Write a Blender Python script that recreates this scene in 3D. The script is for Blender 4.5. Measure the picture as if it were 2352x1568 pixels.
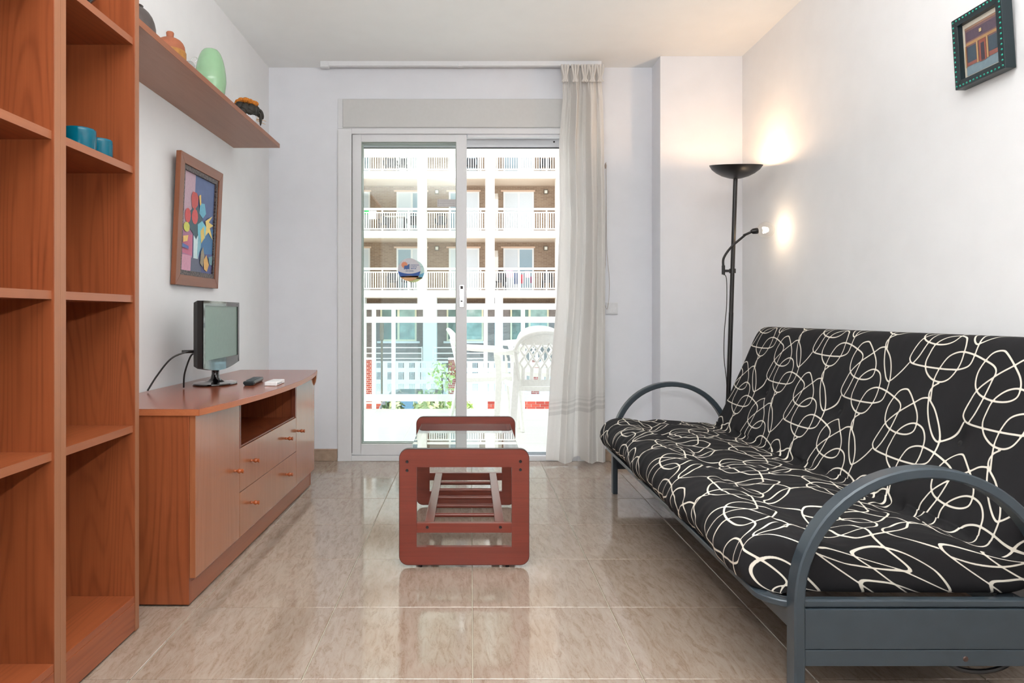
import bpy, bmesh, math, random
import numpy as np
from mathutils import Vector, Matrix, Euler
random.seed(7); rng=np.random.default_rng(5)
PI=math.pi
# ------------------------------------------------------------ camera, light, exposure
for o in list(bpy.data.objects): bpy.data.objects.remove(o)
SC=bpy.context.scene; COL=SC.collection
SC.view_settings.view_transform='Standard'; SC.view_settings.look='None'
SC.view_settings.gamma=1; SC.view_settings.use_curve_mapping=False
SC.view_settings.exposure=0.0
FPX=1600.0; CX=1081.0; CY=722.0; EH=0.94           # focal length and horizon in pixels, eye height
cam=bpy.data.cameras.new('camera'); co=bpy.data.objects.new('camera',cam); COL.objects.link(co)
cam.sensor_width=36; cam.lens=FPX/2352*36; cam.shift_x=(1176-CX)/2352; cam.shift_y=-(784-CY)/2352
cam.clip_start=.05; cam.clip_end=300
co.location=(0,0,EH); co.rotation_euler=(PI/2,0,0); SC.camera=co
W=bpy.data.worlds.new('world'); SC.world=W; W.use_nodes=True
nt=W.node_tree; nt.nodes.clear()
wo=nt.nodes.new('ShaderNodeOutputWorld'); bg=nt.nodes.new('ShaderNodeBackground')
sky=nt.nodes.new('ShaderNodeTexSky'); sky.sky_type='HOSEK_WILKIE'; sky.turbidity=3.0; sky.ground_albedo=.5
sky.sun_direction=Vector((-.35,-.55,.9)).normalized()
mixw=nt.nodes.new('ShaderNodeMixRGB'); mixw.inputs[0].default_value=.72; mixw.inputs[2].default_value=(.95,.98,1,1)
nt.links.new(sky.outputs[0],mixw.inputs[1]); nt.links.new(mixw.outputs[0],bg.inputs[0]); nt.links.new(bg.outputs[0],wo.inputs[0])
bg.inputs[1].default_value=3.4
def light(name,kind,loc,energy,col=(1,1,1),target=None,**k):
    l=bpy.data.lights.new(name,kind); l.energy=energy; l.color=col
    for a,b in k.items(): setattr(l,a,b)
    o=bpy.data.objects.new(name,l); COL.objects.link(o); o.location=loc
    if target is not None: o.rotation_euler=(Vector(target)-Vector(loc)).to_track_quat('-Z','Y').to_euler()
    return o
light('sun','SUN',(0,-5,20),2.6,(1,.95,.88),target=(0-(-.35)*8,-5+.55*8,20-.9*8),angle=.01)
light('bounce_fill','AREA',(.1,.75,1.72),121,(1,.985,.96),target=(.1,.7501,2.6),shape='RECTANGLE',size=1.6,size_y=1.0)  # unseen fill added to brighten the room by way of the ceiling
light('camera_flash','AREA',(.03,-.05,1.30),17,(1,.98,.95),target=(.05,3,1.2),shape='RECTANGLE',size=.06,size_y=.04)

# ------------------------------------------------------------ helpers
def P(px,py,Y): return ((px-CX)*Y/FPX, Y, EH-(py-CY)*Y/FPX)
def catmull(pts,n=8,closed=False):
    pts=[Vector(p) for p in pts]; N=len(pts); out=[]
    for i in range(N if closed else N-1):
        if closed: a,b,c,d=pts[i-1],pts[i],pts[(i+1)%N],pts[(i+2)%N]
        else: a,b,c,d=pts[max(i-1,0)],pts[i],pts[i+1],pts[min(i+2,N-1)]
        for k in range(n):
            t=k/n
            out.append(.5*((2*b)+(c-a)*t+(2*a-5*b+4*c-d)*t*t+(3*b-3*c+d-a)*t**3))
    if not closed: out.append(pts[-1])
    return out
class MB:
    def __init__(s): s.v=[]; s.f=[]; s.m=[]
    def add(s,vs,fs,mi=0):
        b=len(s.v); s.v+= [tuple(v) for v in vs]; s.f+=[tuple(i+b for i in f) for f in fs]; s.m+=[mi]*len(fs); return s
    def box(s,x0,x1,y0,y1,z0,z1,mi=0,M=None):
        vs=[Vector((x,y,z)) for z in (z0,z1) for y in (y0,y1) for x in (x0,x1)]
        if M is not None: vs=[M@v for v in vs]
        return s.add(vs,[(0,2,3,1),(4,5,7,6),(0,1,5,4),(1,3,7,5),(3,2,6,7),(2,0,4,6)],mi)
    def prism(s,pts,fn,mi=0):
        """pts: 2d outline; fn(a,b,t) -> 3d, t 0 or 1"""
        n=len(pts); vs=[fn(a,b,0) for a,b in pts]+[fn(a,b,1) for a,b in pts]
        fs=[tuple(range(n))[::-1],tuple(range(n,2*n))]+[(i,(i+1)%n,n+(i+1)%n,n+i) for i in range(n)]
        return s.add(vs,fs,mi)
    def grid(s,rows,closed_u=False,closed_v=False,mi=0):
        R=len(rows); Cn=len(rows[0]); vs=[v for r in rows for v in r]; fs=[]
        for i in range(R if closed_v else R-1):
            for j in range(Cn if closed_u else Cn-1):
                fs.append((i*Cn+j,i*Cn+(j+1)%Cn,((i+1)%R)*Cn+(j+1)%Cn,((i+1)%R)*Cn+j))
        return s.add(vs,fs,mi)
    def tube(s,pts,r,seg=10,closed=False,flat=None,up=None,mi=0,cap=True):
        """sweep a circle, or a flat rounded bar when flat=(width along 'up', thickness)"""
        pts=[Vector(p) for p in pts]; N=len(pts); rows=[]; prev=None
        rr=r if hasattr(r,'__len__') else [r]*N
        for i,p in enumerate(pts):
            if closed: t=pts[(i+1)%N]-pts[i-1]
            else: t=pts[min(i+1,N-1)]-pts[max(i-1,0)]
            t=t.normalized() if t.length>1e-9 else Vector((0,0,1))
            if up is not None: u=Vector(up)
            elif prev is None: u=Vector((0,0,1)) if abs(t.z)<.9 else Vector((1,0,0))
            else: u=prev
            u=(u-t*u.dot(t)).normalized(); prev=u; w=t.cross(u)
            if flat:
                a,b=flat[0]/2,flat[1]/2; c=min(a,b)*.3
                sec=[(a-c,b),(a,b-c),(a,-b+c),(a-c,-b),(-a+c,-b),(-a,-b+c),(-a,b-c),(-a+c,b)]
                rows.append([p+u*x+w*y for x,y in sec])
            else: rows.append([p+(u*math.cos(2*PI*k/seg)+w*math.sin(2*PI*k/seg))*rr[i] for k in range(seg)])
        b=len(s.v); s.grid(rows,closed_u=True,closed_v=closed,mi=mi)
        if cap and not closed:
            n=len(rows[0]); s.f.append(tuple(b+k for k in range(n))[::-1]); s.m.append(mi)
            s.f.append(tuple(b+(N-1)*n+k for k in range(n))); s.m.append(mi)
        return s
    def cyl(s,p0,p1,r,r2=None,seg=16,mi=0): return s.tube([p0,p1],[r,r if r2 is None else r2],seg,mi=mi)
    def lathe(s,prof,c=(0,0,0),seg=32,axis='z',mi=0,fn=None):
        rows=[]
        for r,h in prof:
            row=[]
            for k in range(seg):
                a=2*PI*k/seg; q=r*(fn(a,h) if fn else 1)
                x,y=q*math.cos(a),q*math.sin(a)
                v={'z':(x,y,h),'y':(x,h,-y),'x':(h,x,y)}[axis]
                row.append((c[0]+v[0],c[1]+v[1],c[2]+v[2]))
            rows.append(row)
        b=len(s.v); s.grid(rows,closed_u=True,mi=mi); L=len(rows)
        if prof[0][0]>1e-5: s.f.append(tuple(b+k for k in range(seg))[::-1]); s.m.append(mi)
        if prof[-1][0]>1e-5: s.f.append(tuple(b+(L-1)*seg+k for k in range(seg))); s.m.append(mi)
        return s
    def build(s,name,mat,parent=None,smooth=False,bevel=0,local=False,kind=None,label=None,loc=None,seg=2):
        org=Vector((0,0,0))
        if not local:
            if parent is not None:
                q=parent
                while q is not None: org+=q.location; q=q.parent
            elif loc is not None: org=Vector(loc)
        me=bpy.data.meshes.new(name); me.from_pydata([tuple(Vector(v)-org) for v in s.v],[],s.f)
        mats=mat if isinstance(mat,(list,tuple)) else [mat]
        for m in mats: me.materials.append(m)
        me.polygons.foreach_set('material_index',s.m)
        bm=bmesh.new(); bm.from_mesh(me); bmesh.ops.remove_doubles(bm,verts=bm.verts,dist=1e-6)
        bmesh.ops.recalc_face_normals(bm,faces=bm.faces); bm.to_mesh(me); bm.free()
        o=bpy.data.objects.new(name,me); COL.objects.link(o)
        if parent is not None: o.parent=parent
        elif loc is not None: o.location=loc
        if smooth:
            me.polygons.foreach_set('use_smooth',[True]*len(me.polygons))
            try: me.set_sharp_from_angle(angle=math.radians(smooth if smooth is not True else 40))
            except Exception: pass
        if bevel:
            b=o.modifiers.new('bevel','BEVEL'); b.width=bevel; b.segments=seg; b.limit_method='ANGLE'; b.angle_limit=.7
        if kind: o['kind']=kind
        if label: o['label']=label
        me.update(); return o
def tag(o,label,cat,group=None):
    o['label']=label; o['category']=cat
    if group: o['group']=group
    return o
def thing(name,loc,label,cat,rz=0,group=None):
    o=bpy.data.objects.new(name,None); COL.objects.link(o); o.location=loc; o.rotation_euler=(0,0,rz)
    o.empty_display_size=.05; return tag(o,label,cat,group)
def struct(o): o['kind']='structure'; return o
KIDS={}
def dup(o,loc=None,rz=None,label=None,group=None,parent=None):
    c=o.copy(); COL.objects.link(c)
    if parent is not None: c.parent=parent
    if loc is not None: c.location=loc
    if rz is not None: c.rotation_euler=(0,0,rz)
    if label: c['label']=label
    if group: c['group']=group
    for ch in list(o.children): dup(ch,parent=c)
    return c
# ------------------------------------------------------------ materials
def srgb(r,g,b): 
    f=lambda c:(c/255/12.92 if c<=10 else ((c/255+.055)/1.055)**2.4)
    return (f(r),f(g),f(b),1)
MC={}
class N:
    def __init__(s,name):
        s.m=bpy.data.materials.new(name); s.m.use_nodes=True; s.t=s.m.node_tree; s.p=s.t.nodes['Principled BSDF']
        s.out=s.t.nodes['Material Output']
    def n(s,t,**k):
        x=s.t.nodes.new(t)
        for a,b in k.items():
            if a.startswith('i'): x.inputs[int(a[1:])].default_value=b
            else: setattr(x,a,b)
        return x
    def l(s,a,b): s.t.links.new(a,b)
    def math(s,op,a,b=None,c=None):
        x=s.t.nodes.new('ShaderNodeMath'); x.operation=op
        for i,v in enumerate((a,b,c)):
            if v is None: continue
            if isinstance(v,(int,float)): x.inputs[i].default_value=v
            else: s.l(v,x.inputs[i])
        return x.outputs[0]
    def ramp(s,f,stops):
        x=s.t.nodes.new('ShaderNodeValToRGB'); e=x.color_ramp.elements
        e[0].position=stops[0][0]; e[0].color=stops[0][1]; e[1].position=stops[-1][0]; e[1].color=stops[-1][1]
        for p,c in stops[1:-1]: q=e.new(p); q.color=c
        s.l(f,x.inputs[0]); return x.outputs[0]
    def coords(s,scale,rand=0,kind='Object'):
        tc=s.n('ShaderNodeTexCoord'); mp=s.n('ShaderNodeMapping'); mp.inputs['Scale'].default_value=scale
        v=tc.outputs[kind]
        if rand:
            oi=s.n('ShaderNodeObjectInfo'); vm=s.n('ShaderNodeVectorMath',operation='SCALE'); vm.inputs[0].default_value=(rand,rand*.7,rand*1.3)
            s.l(oi.outputs['Random'],vm.inputs['Scale']); va=s.n('ShaderNodeVectorMath',operation='ADD')
            s.l(v,va.inputs[0]); s.l(vm.outputs[0],va.inputs[1]); v=va.outputs[0]
        s.l(v,mp.inputs[0]); return mp.outputs[0]
    def noise(s,vec,scale,detail=2,rough=.5,dist=0):
        x=s.n('ShaderNodeTexNoise'); x.inputs['Scale'].default_value=scale; x.inputs['Detail'].default_value=detail
        x.inputs['Roughness'].default_value=rough; x.inputs['Distortion'].default_value=dist; s.l(vec,x.inputs['Vector']); return x.outputs['Fac']
    def mix(s,f,a,b,mode='MIX'):
        x=s.n('ShaderNodeMixRGB'); x.blend_type=mode
        for i,v in enumerate((f,a,b)):
            if isinstance(v,(int,float)): x.inputs[i].default_value=v
            elif isinstance(v,tuple): x.inputs[i].default_value=v
            else: s.l(v,x.inputs[i])
        return x.outputs[0]
    def bump(s,h,strength=.2,dist=.01):
        x=s.n('ShaderNodeBump'); x.inputs['Strength'].default_value=strength; x.inputs['Distance'].default_value=dist
        s.l(h,x.inputs['Height']); s.l(x.outputs[0],s.p.inputs['Normal'])
def plain(name,col,rough=.5,metal=0,spec=.5,noise=0,nscale=60,bump=0,**k):
    if name in MC: return MC[name]
    a=N(name); a.p.inputs['Roughness'].default_value=rough; a.p.inputs['Metallic'].default_value=metal
    a.p.inputs['Specular IOR Level'].default_value=spec
    v=a.coords((1,1,1)); nf=a.noise(v,nscale,3)
    am=noise or .04
    c=a.ramp(nf,[(.3,tuple(x*(1-am) for x in col[:3])+(1,)),(.7,tuple(min(1,x*(1+am)) for x in col[:3])+(1,))])
    a.l(c,a.p.inputs['Base Color'])
    if bump: a.bump(nf,bump,.002)
    for q,w in k.items(): a.p.inputs[q.replace('_',' ')].default_value=w
    MC[name]=a.m; return a.m
def wood(name,light_,dark,axis='z',rough=.35,scale=1.0,rings=9,coat=0,contrast=1):
    if name in MC: return MC[name]
    a=N(name); st={'z':(1.3,1.3,.11),'y':(1.3,.11,1.3),'x':(.11,1.3,1.3)}[axis]; st=tuple(q*scale for q in st)
    v=a.coords(st,rand=3)
    big=a.noise(v,4.2,1.5,.45,.3)
    sw=a.math('SINE',a.math('MULTIPLY',big,rings*20.0))
    rg=a.math('MULTIPLY',a.math('POWER',a.math('MULTIPLY_ADD',sw,.5,.5),3.5),a.noise(a.coords((2,2,2),rand=3),2,1))
    fine=a.coords({'z':(60,60,1.6),'y':(60,1.6,60),'x':(1.6,60,60)}[axis],rand=3)
    fn=a.noise(fine,2.2,3,.6)
    fac=a.math('ADD',a.math('MULTIPLY',rg,.5*contrast),a.math('MULTIPLY',fn,.5))
    a.l(a.ramp(fac,[(.12,light_),(.9,dark)]),a.p.inputs['Base Color'])
    a.p.inputs['Roughness'].default_value=rough; a.p.inputs['Coat Weight'].default_value=coat; a.p.inputs['Coat Roughness'].default_value=.1
    a.bump(fn,.06,.001); MC[name]=a.m; return a.m
def glassmat(name,tint,ior=1.5,extra=0.0,rough=0.0):
    if name in MC: return MC[name]
    a=N(name); a.t.nodes.remove(a.p)
    tr=a.n('ShaderNodeBsdfTransparent'); tr.inputs[0].default_value=tint
    gl=a.n('ShaderNodeBsdfGlossy'); gl.inputs['Roughness'].default_value=rough
    ge=a.n('ShaderNodeNewGeometry'); dt=a.n('ShaderNodeVectorMath',operation='DOT_PRODUCT'); a.l(ge.outputs['Incoming'],dt.inputs[0]); a.l(ge.outputs['Normal'],dt.inputs[1])
    cs=a.math('SUBTRACT',1,a.math('ABSOLUTE',dt.outputs['Value'])); f0=((ior-1)/(ior+1))**2
    frs=a.math('MULTIPLY_ADD',a.math('POWER',cs,5),1-f0,f0)
    vv=a.coords((1,1,1)); nz=a.noise(vv,30,2); f=a.math('ADD',frs,a.math('MULTIPLY_ADD',nz,.01,extra))
    mx=a.n('ShaderNodeMixShader'); a.l(f,mx.inputs[0]); a.l(tr.outputs[0],mx.inputs[1]); a.l(gl.outputs[0],mx.inputs[2])
    a.l(mx.outputs[0],a.out.inputs[0]); MC[name]=a.m; return a.m
M_wall=plain('wall_paint',srgb(232,233,235),.75,noise=.015,nscale=8,bump=.05)
M_wallback=plain('wall_paint_back',srgb(226,229,236),.72,noise=.015,nscale=8,bump=.05)
M_ceil=plain('ceiling_paint',srgb(240,242,242),.8,noise=.01,nscale=8)
CH_L=srgb(150,80,46); CH_D=srgb(104,47,24)
M_woodZ=wood('cherry_vertical',CH_L,CH_D,'z',.38)
M_woodY=wood('cherry_long',CH_L,CH_D,'y',.38)
M_edge=wood('cherry_edge_band',srgb(150,99,69),srgb(126,78,52),'z',.4,rings=3,contrast=.4)
M_edgeY=wood('cherry_edge_band_long',srgb(148,90,60),srgb(124,70,46),'y',.4,rings=3,contrast=.4)
M_front=wood('cabinet_front',srgb(160,98,64),srgb(136,74,44),'z',.26,rings=5,contrast=.35,coat=.3)
M_top=wood('cabinet_top',srgb(150,78,50),srgb(112,48,26),'y',.18,rings=5,contrast=.4)
M_knob=plain('varnished_knob',srgb(165,84,42),.25)
M_dark_gap=plain('dark_joint',srgb(60,26,14),.7)
M_table=wood('mahogany_stain',srgb(126,56,43),srgb(82,31,23),'x',.3,rings=4,contrast=.5)
M_tableZ=wood('mahogany_stain_vertical',srgb(126,56,43),srgb(82,31,23),'z',.3,rings=4,contrast=.5)
M_tableY=wood('mahogany_stain_long',srgb(126,56,43),srgb(82,31,23),'y',.25,rings=4,contrast=.5)
M_tedge=plain('dark_rounded_edge',srgb(52,22,20),.4)
M_screw=plain('black_screw',srgb(35,28,30),.4,metal=.3)
M_white_al=plain('white_lacquered_aluminium',srgb(224,226,230),.3,noise=.01)
M_shut=plain('shutter_box_grey',srgb(202,203,203),.45,noise=.015)
M_grey=plain('grey_metal',srgb(158,168,174),.35,metal=.2)
M_blk=plain('satin_black_metal',srgb(22,20,22),.35)
M_cable=plain('black_cable',srgb(18,18,20),.45)
M_steel=plain('blue_grey_steel',srgb(56,66,74),.33,metal=.2,noise=.05,nscale=25)
M_tvblk=plain('gloss_black_plastic',srgb(14,13,16),.06,Coat_Weight=.5)
M_tvside=plain('matt_black_plastic',srgb(20,19,20),.4)
M_screen=plain('grey_green_screen',srgb(112,134,124),.25,noise=.03)
M_teal=plain('teal_glaze',srgb(0,84,104),.14,spec=.3)
M_vase=plain('mint_green_glass',srgb(140,180,142),.15,noise=.05,nscale=12,Coat_Weight=.4)
M_terra=plain('terracotta',srgb(154,90,62),.7,noise=.1,nscale=40,bump=.2)
M_ochre=plain('ochre_glaze',srgb(160,110,50),.5,noise=.2,nscale=60)
M_stone=plain('dark_stoneware',srgb(72,64,62),.4,noise=.1)
M_ltglass=glassmat('clear_glass',(.9,.92,.92,1),1.5,.08)
M_glass=glassmat('window_glass',(.965,.985,.975,1),1.45,0)
M_railglass=glassmat('railing_glass',(.80,.92,.97,1),1.5,.03)
M_tabglass=glassmat('table_glass',(.90,.96,.94,1),1.52,.12)
M_plastic=plain('white_garden_plastic',srgb(240,240,232),.35)
M_remote=plain('dark_remote_plastic',srgb(30,38,42),.3)
M_button=plain('grey_rubber',srgb(90,96,100),.6)
M_box=plain('white_box_plastic',srgb(238,238,240),.3)
# floor tile
def tile_mat():
    a=N('veined_floor_tile'); v=a.coords((1,1,1),rand=9)
    rt=a.n('ShaderNodeVectorRotate'); rt.rotation_type='Z_AXIS'; rt.inputs['Angle'].default_value=-.06; a.l(v,rt.inputs[0])
    mp=a.n('ShaderNodeMapping'); mp.inputs['Scale'].default_value=(4.5,1,1); a.l(rt.outputs[0],mp.inputs[0])
    n1=a.noise(mp.outputs[0],11,7,.66,.9); n2=a.noise(mp.outputs[0],14,7,.7,2.2); n3=a.noise(v,2.5,2)
    cl=a.ramp(n1,[(.30,srgb(164,149,136)),(.52,srgb(153,136,121)),(.72,srgb(136,113,94))])
    vein=a.math('SUBTRACT',1,a.math('MULTIPLY',a.math('ABSOLUTE',a.math('SUBTRACT',n2,.5)),22)); vein=a.math('MAXIMUM',vein,0)
    gate=a.ramp(n1,[(.44,(0,0,0,1)),(.62,(1,1,1,1))])
    vf=a.math('MULTIPLY',a.math('MULTIPLY',vein,gate),.75)
    c=a.mix(vf,cl,srgb(116,82,58)); c=a.mix(.25,c,a.mix(n3,srgb(174,163,153),srgb(156,138,122)))
    a.l(c,a.p.inputs['Base Color']); a.p.inputs['Roughness'].default_value=.085; a.p.inputs['Specular IOR Level'].default_value=.85
    nb=a.noise(v,14,2); a.bump(nb,.03,.004)
    return a.m
M_tile=tile_mat(); M_grout=plain('pale_grout',srgb(190,182,164),.9)
M_skirt=plain('beige_skirting_tile',srgb(168,146,128),.3,noise=.12,nscale=30)

# ============================================================ ROOM
XL=-1.2967; XR=1.669; YB=4.476; ZC=2.526; YP=4.279; XP=1.165; Y0=-2.0
fl=struct(MB().box(XL-.2,XR+.2,Y0-.2,YB+.01,-.12,-.004).build('floor',M_grout))
T=.441; TX=[.0055+T*k for k in range(-3,4)]; TY=[2.2375+T*k for k in range(-10,6)]
tile0=None
for i in range(len(TX)):
    for j in range(len(TY)):
        x0=TX[i]; x1=x0+T; y0=TY[j]; y1=y0+T
        x0c=max(x0,XL); x1c=min(x1,XR); y1c=min(y1,YB)
        if y0<-.9 or x1c-x0c<.01 or y1c-y0<.01: continue
        g=.0016
        full=(x0c==x0 and x1c==x1 and y1c==y1)
        if full and tile0 is not None:
            c=tile0.copy(); COL.objects.link(c)
        else:
            mb=MB(); w=x1c-x0c-2*g; d=y1c-y0-2*g
            mb.add([(0,0,-.012),(w,0,-.012),(w,d,-.012),(0,d,-.012),(0,0,-.0012),(w,0,-.0012),(w,d,-.0012),(0,d,-.0012),
                    (.0012,.0012,0),(w-.0012,.0012,0),(w-.0012,d-.0012,0),(.0012,d-.0012,0)],
                   [(0,3,2,1),(0,1,5,4),(1,2,6,5),(2,3,7,6),(3,0,4,7),(4,5,9,8),(5,6,10,9),(6,7,11,10),(7,4,8,11),(8,9,10,11)])
            c=mb.build('tile',M_tile,local=True)
            if full: tile0=c
        c.parent=fl; c.location=(x0c+g,y0+g,0)
struct(MB().box(XL-.2,XR+.2,Y0-.2,YB+.25,ZC,ZC+.2).build('ceiling',M_ceil))
struct(MB().box(XL-.2,XL,Y0-.2,YB+.25,-.1,ZC).build('wall_left',M_wall))
struct(MB().box(XR,XR+.2,Y0-.2,YB+.25,-.1,ZC).build('wall_right',M_wall))
struct(MB().box(XL,XR,Y0-.2,Y0,-.1,ZC).build('wall_front',M_wall))
DX0=-.853; DX1=.775; DZ=2.325
wb=MB().box(XL,DX0,YB,YB+.25,-.1,ZC).box(DX1,XR,YB,YB+.25,-.1,ZC).box(DX0,DX1,YB,YB+.25,DZ,ZC)
struct(wb.build('wall_back',M_wallback))
struct(MB().box(XP,XR,YP,YB,0,ZC).build('trim_1',M_wallback))['label']='boxed corner pillar'
struct(MB().box(XL-6,XR+6,YB+.02,YB+.25,ZC+.2,6.5).build('unseen_upper_facade',plain('outer_render',srgb(235,232,225),.8)))  # unseen wall above the room, added to keep the sun off the balcony
# skirting
def skirt(name,x0,x1,y0,y1):
    o=MB().box(x0,x1,y0,y1,0,.066).box(x0,x1,y0-.002 if y1-y0<.05 else y0,y1,.066,.078).build(name,M_skirt,bevel=.002); struct(o)
skirt('baseboard_back',XL,DX0-.002,YB-.011,YB)
skirt('baseboard_right',DX1+.09,XP,YB-.011,YB)
skirt('baseboard_corner',XP,XR,YP-.011,YP)
struct(MB().box(XR-.011,XR,-.5,YP-.011,0,.078).build('baseboard_side',M_skirt,bevel=.002))
struct(MB().box(XL,XL+.011,3.9,YB-.011,0,.078).build('baseboard_left',M_skirt,bevel=.002))

# ------------------------------------------------------------ sliding balcony door
KB=YB/FPX
def BX(px): return (px-CX)*KB
def BZ(py): return EH-(py-CY)*KB
door=struct(MB().box(DX0,BX(808),YB-.012,YB+.13,0,DZ-.195).box(DX1-.09,DX1,YB-.012,YB+.13,0,DZ-.195)
   .box(BX(808),DX1-.09,YB-.012,YB+.13,BZ(308),BZ(296)).box(BX(808),DX1-.09,YB-.006,YB+.13,0,BZ(1046))
   .box(BX(1074),DX1-.09,YB+.005,YB+.03,BZ(315),BZ(308)).build('door_1',M_white_al,bevel=.002))
MB().box(BX(808),DX1-.09,YB+.025,YB+.032,BZ(1046),BZ(1043)).box(BX(808),DX1-.09,YB+.072,YB+.079,BZ(1046),BZ(1043)).build('track_rail',M_grey,door)
MB().box(DX0,DX0+.004,YB-.0125,YB-.0121,.02,2.12).build('frame_joint',M_shut,door)
def sash(x0,x1,y0,front):
    y1=y0+.034; z0=BZ(1045)+.001; z1=BZ(308)-.001; a=.0585; b=.067; zt=BZ(325); zb=BZ(1020)
    s=MB().box(x0,x0+a,y0,y1,z0,z1).box(x1-b,x1,y0,y1,z0,z1).box(x0+a,x1-b,y0,y1,zt,z1).box(x0+a,x1-b,y0,y1,z0,zb)
    f=s.build('sash',M_white_al,door,bevel=.002)
    MB().box(x0+a,x1-b,y0+.014,y0+.019,zb,zt).build('pane',M_glass,f)
    g=MB()
    for yy in (y0+.008,y0+.021):
        g.box(x0+a,x0+a+.004,yy,yy+.005,zb,zt).box(x1-b-.004,x1-b,yy,yy+.005,zb,zt).box(x0+a+.004,x1-b-.004,yy,yy+.005,zt-.004,zt).box(x0+a+.004,x1-b-.004,yy,yy+.005,zb,zb+.004)
    g.build('gasket',plain('grey_gasket',srgb(150,160,152),.6),f)
    return f
s1=sash(BX(808.5),BX(1072),YB+.006,1)
s2=sash(BX(808.5)+.0,BX(1072)-.002,YB+.062,0)
MB().box(BX(807),BX(808.4),YB-.004,YB+.02,BZ(1040),BZ(309)).build('dark_joint',plain('dark_rubber',srgb(60,62,66),.8),door)
lk=MB().box(BX(1055),BX(1066),YB-.0,YB+.008,BZ(706),BZ(654)).build('lock_plate',plain('chrome',srgb(225,226,230),.12,metal=.9),s1,bevel=.003,label='chrome lock plate')
MB().box(BX(1057),BX(1064),YB-.004,YB+.0,BZ(664),BZ(656)).box(BX(1058),BX(1063),YB-.004,YB-.0,BZ(693),BZ(690)).build('finger_latch',M_screw,door)
# shutter box and shutter
sb=struct(MB().box(DX0,DX1,YB-.006,YB+.12,BZ(296),DZ).build('trim_3',M_white_al,bevel=.003))
MB().box(BX(788),DX1-.02,YB-.018,YB-.006,BZ(294),BZ(229)).build('cover_panel',M_shut,sb,bevel=.004,label='grey roller shutter box cover')
sh=thing('roller_shutter',(.0,YB+.15,2.05),'rolled-up white roller shutter whose bottom slat shows above the balcony door','shutter')
MB().box(DX0+.06,DX1-.06,YB+.135,YB+.15,2.046,2.125).build('bottom_slat',M_white_al,sh,bevel=.002)
MB().box(DX0+.06,DX1-.06,YB+.136,YB+.149,2.04,2.046).build('rubber_seal',plain('dark_rubber',srgb(60,62,66),.8),sh)
MB().cyl((BX(1272)*1.033,YB+.133,2.082),(BX(1272)*1.033,YB+.136,2.082),.006,seg=12).build('stopper',M_screw,sh)
# sticker on the glass, and a pale copy as its ghost reflection
def sticker(y,px,py,r,lab,pal):
    c=((px-CX)*y/FPX,y,EH-(py-CY)*y/FPX)
    t=thing('round_sticker',c,lab,'sticker')
    def disc(poly,mat,dy,name,label=None):
        m=MB(); m.prism(poly,lambda a,b,k:(c[0]+a*r,y-dy-k*.0002,c[2]+b*r)); return m.build(name,mat,t,label=label)
    circ=[(math.cos(a),math.sin(a)) for a in np.linspace(0,2*PI,48,endpoint=False)]
    disc(circ,pal[0],0,'sticker_face')
    xs=np.linspace(-.975,.975,20)
    arc=lambda x:-.36+.24*x*x-.0
    lower=[(x,-math.sqrt(max(0,1-x*x))) for x in np.linspace(-.985,.985,24)]
    band=[(-.985,-.12)]+[(x,min(-.12,arc(x))) for x in xs]+[(.985,-.12)]
    disc(lower+[(x,arc(x)) for x in np.linspace(.985,-.985,20)],pal[1],.0004,'blue_sea',label='blue band')
    lo=[(x,-math.sqrt(max(0,1-x*x))) for x in np.linspace(-.80,.84,22)]
    disc(lo+[(x,-.66+.12*math.cos(x*2.2)) for x in np.linspace(.82,-.78,16)],pal[2],.0008,'sand',label='orange sand band')
    sun=[(.23*(1+(.35 if k%2 else 0))*math.cos(2*PI*k/24)-.42,.23*(1+(.35 if k%2 else 0))*math.sin(2*PI*k/24)+.42) for k in range(24)]
    disc(sun,pal[3],.0004,'sun_mark',label='orange sun')
    disc([(-.47,0),(-.44,.34),(-.2,.36),(-.02,.5),(.03,.46),(.02,0),(-.1,.06),(-.22,0),(-.34,.06)],pal[4],.0008,'letter_mark',label='blue emblem')
    m=MB()
    for zz,x0,x1,step in ((.36,.12,.82,.075),(.2,.12,.66,.08),(.05,.14,.62,.12),(-.16,-.32,.34,.06)):
        x=x0
        while x<x1:
            w=step*random.uniform(.5,.85); m.box(c[0]+x*r,c[0]+(x+w)*r,y-.0008,y-.0006,c[2]+zz*r,c[2]+(zz+.075)*r); x+=step
    m.build('lettering',pal[4],t,kind='stuff'); return t
sticker(YB+.0185,940,619,.0735,'round sticker with orange sun and blue sea on the near pane of the sliding door',
  [plain('st_white',srgb(205,205,212),.4),plain('st_blue',srgb(22,80,160),.4),plain('st_sand',srgb(215,165,115),.4),plain('st_sun',srgb(220,140,105),.4),plain('st_navy',srgb(50,90,150),.4)])
sticker(YB+.0745,949,622.5,.0735,'paler copy standing for the ghost reflection of the sunny sticker, on the far pane',
  [plain('ghost_white',srgb(212,232,232),.4),plain('ghost_blue',srgb(95,175,215),.4),plain('ghost_sand',srgb(228,232,160),.4),plain('ghost_sun',srgb(235,205,180),.4),plain('ghost_navy',srgb(150,185,195),.4)])  # pale tints paint the reflected ghost of the near sticker
nl=thing('printed_label',P(1028,466,YB+.0185),'small pale grey notice with bullet lines stuck high on the door glass','label')
y=YB+.0185; M_lab=plain('label_grey',srgb(205,203,205),.5); M_ink=plain('label_ink',srgb(110,108,112),.6)
a=P(1004.5,475,y); b=P(1048.5,457.5,y)
MB().box(a[0],b[0]-.004,y-.0004,y,a[2],b[2]).build('paper',M_lab,nl)
m=MB()
for k in range(4):
    z=b[2]-.007-k*.0105; m.box(a[0]+.004,a[0]+.008,y-.0007,y-.0004,z-.002,z+.002); m.box(a[0]+.013,b[0]-.012,y-.0007,y-.0004,z-.0006,z+.0006)
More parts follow.
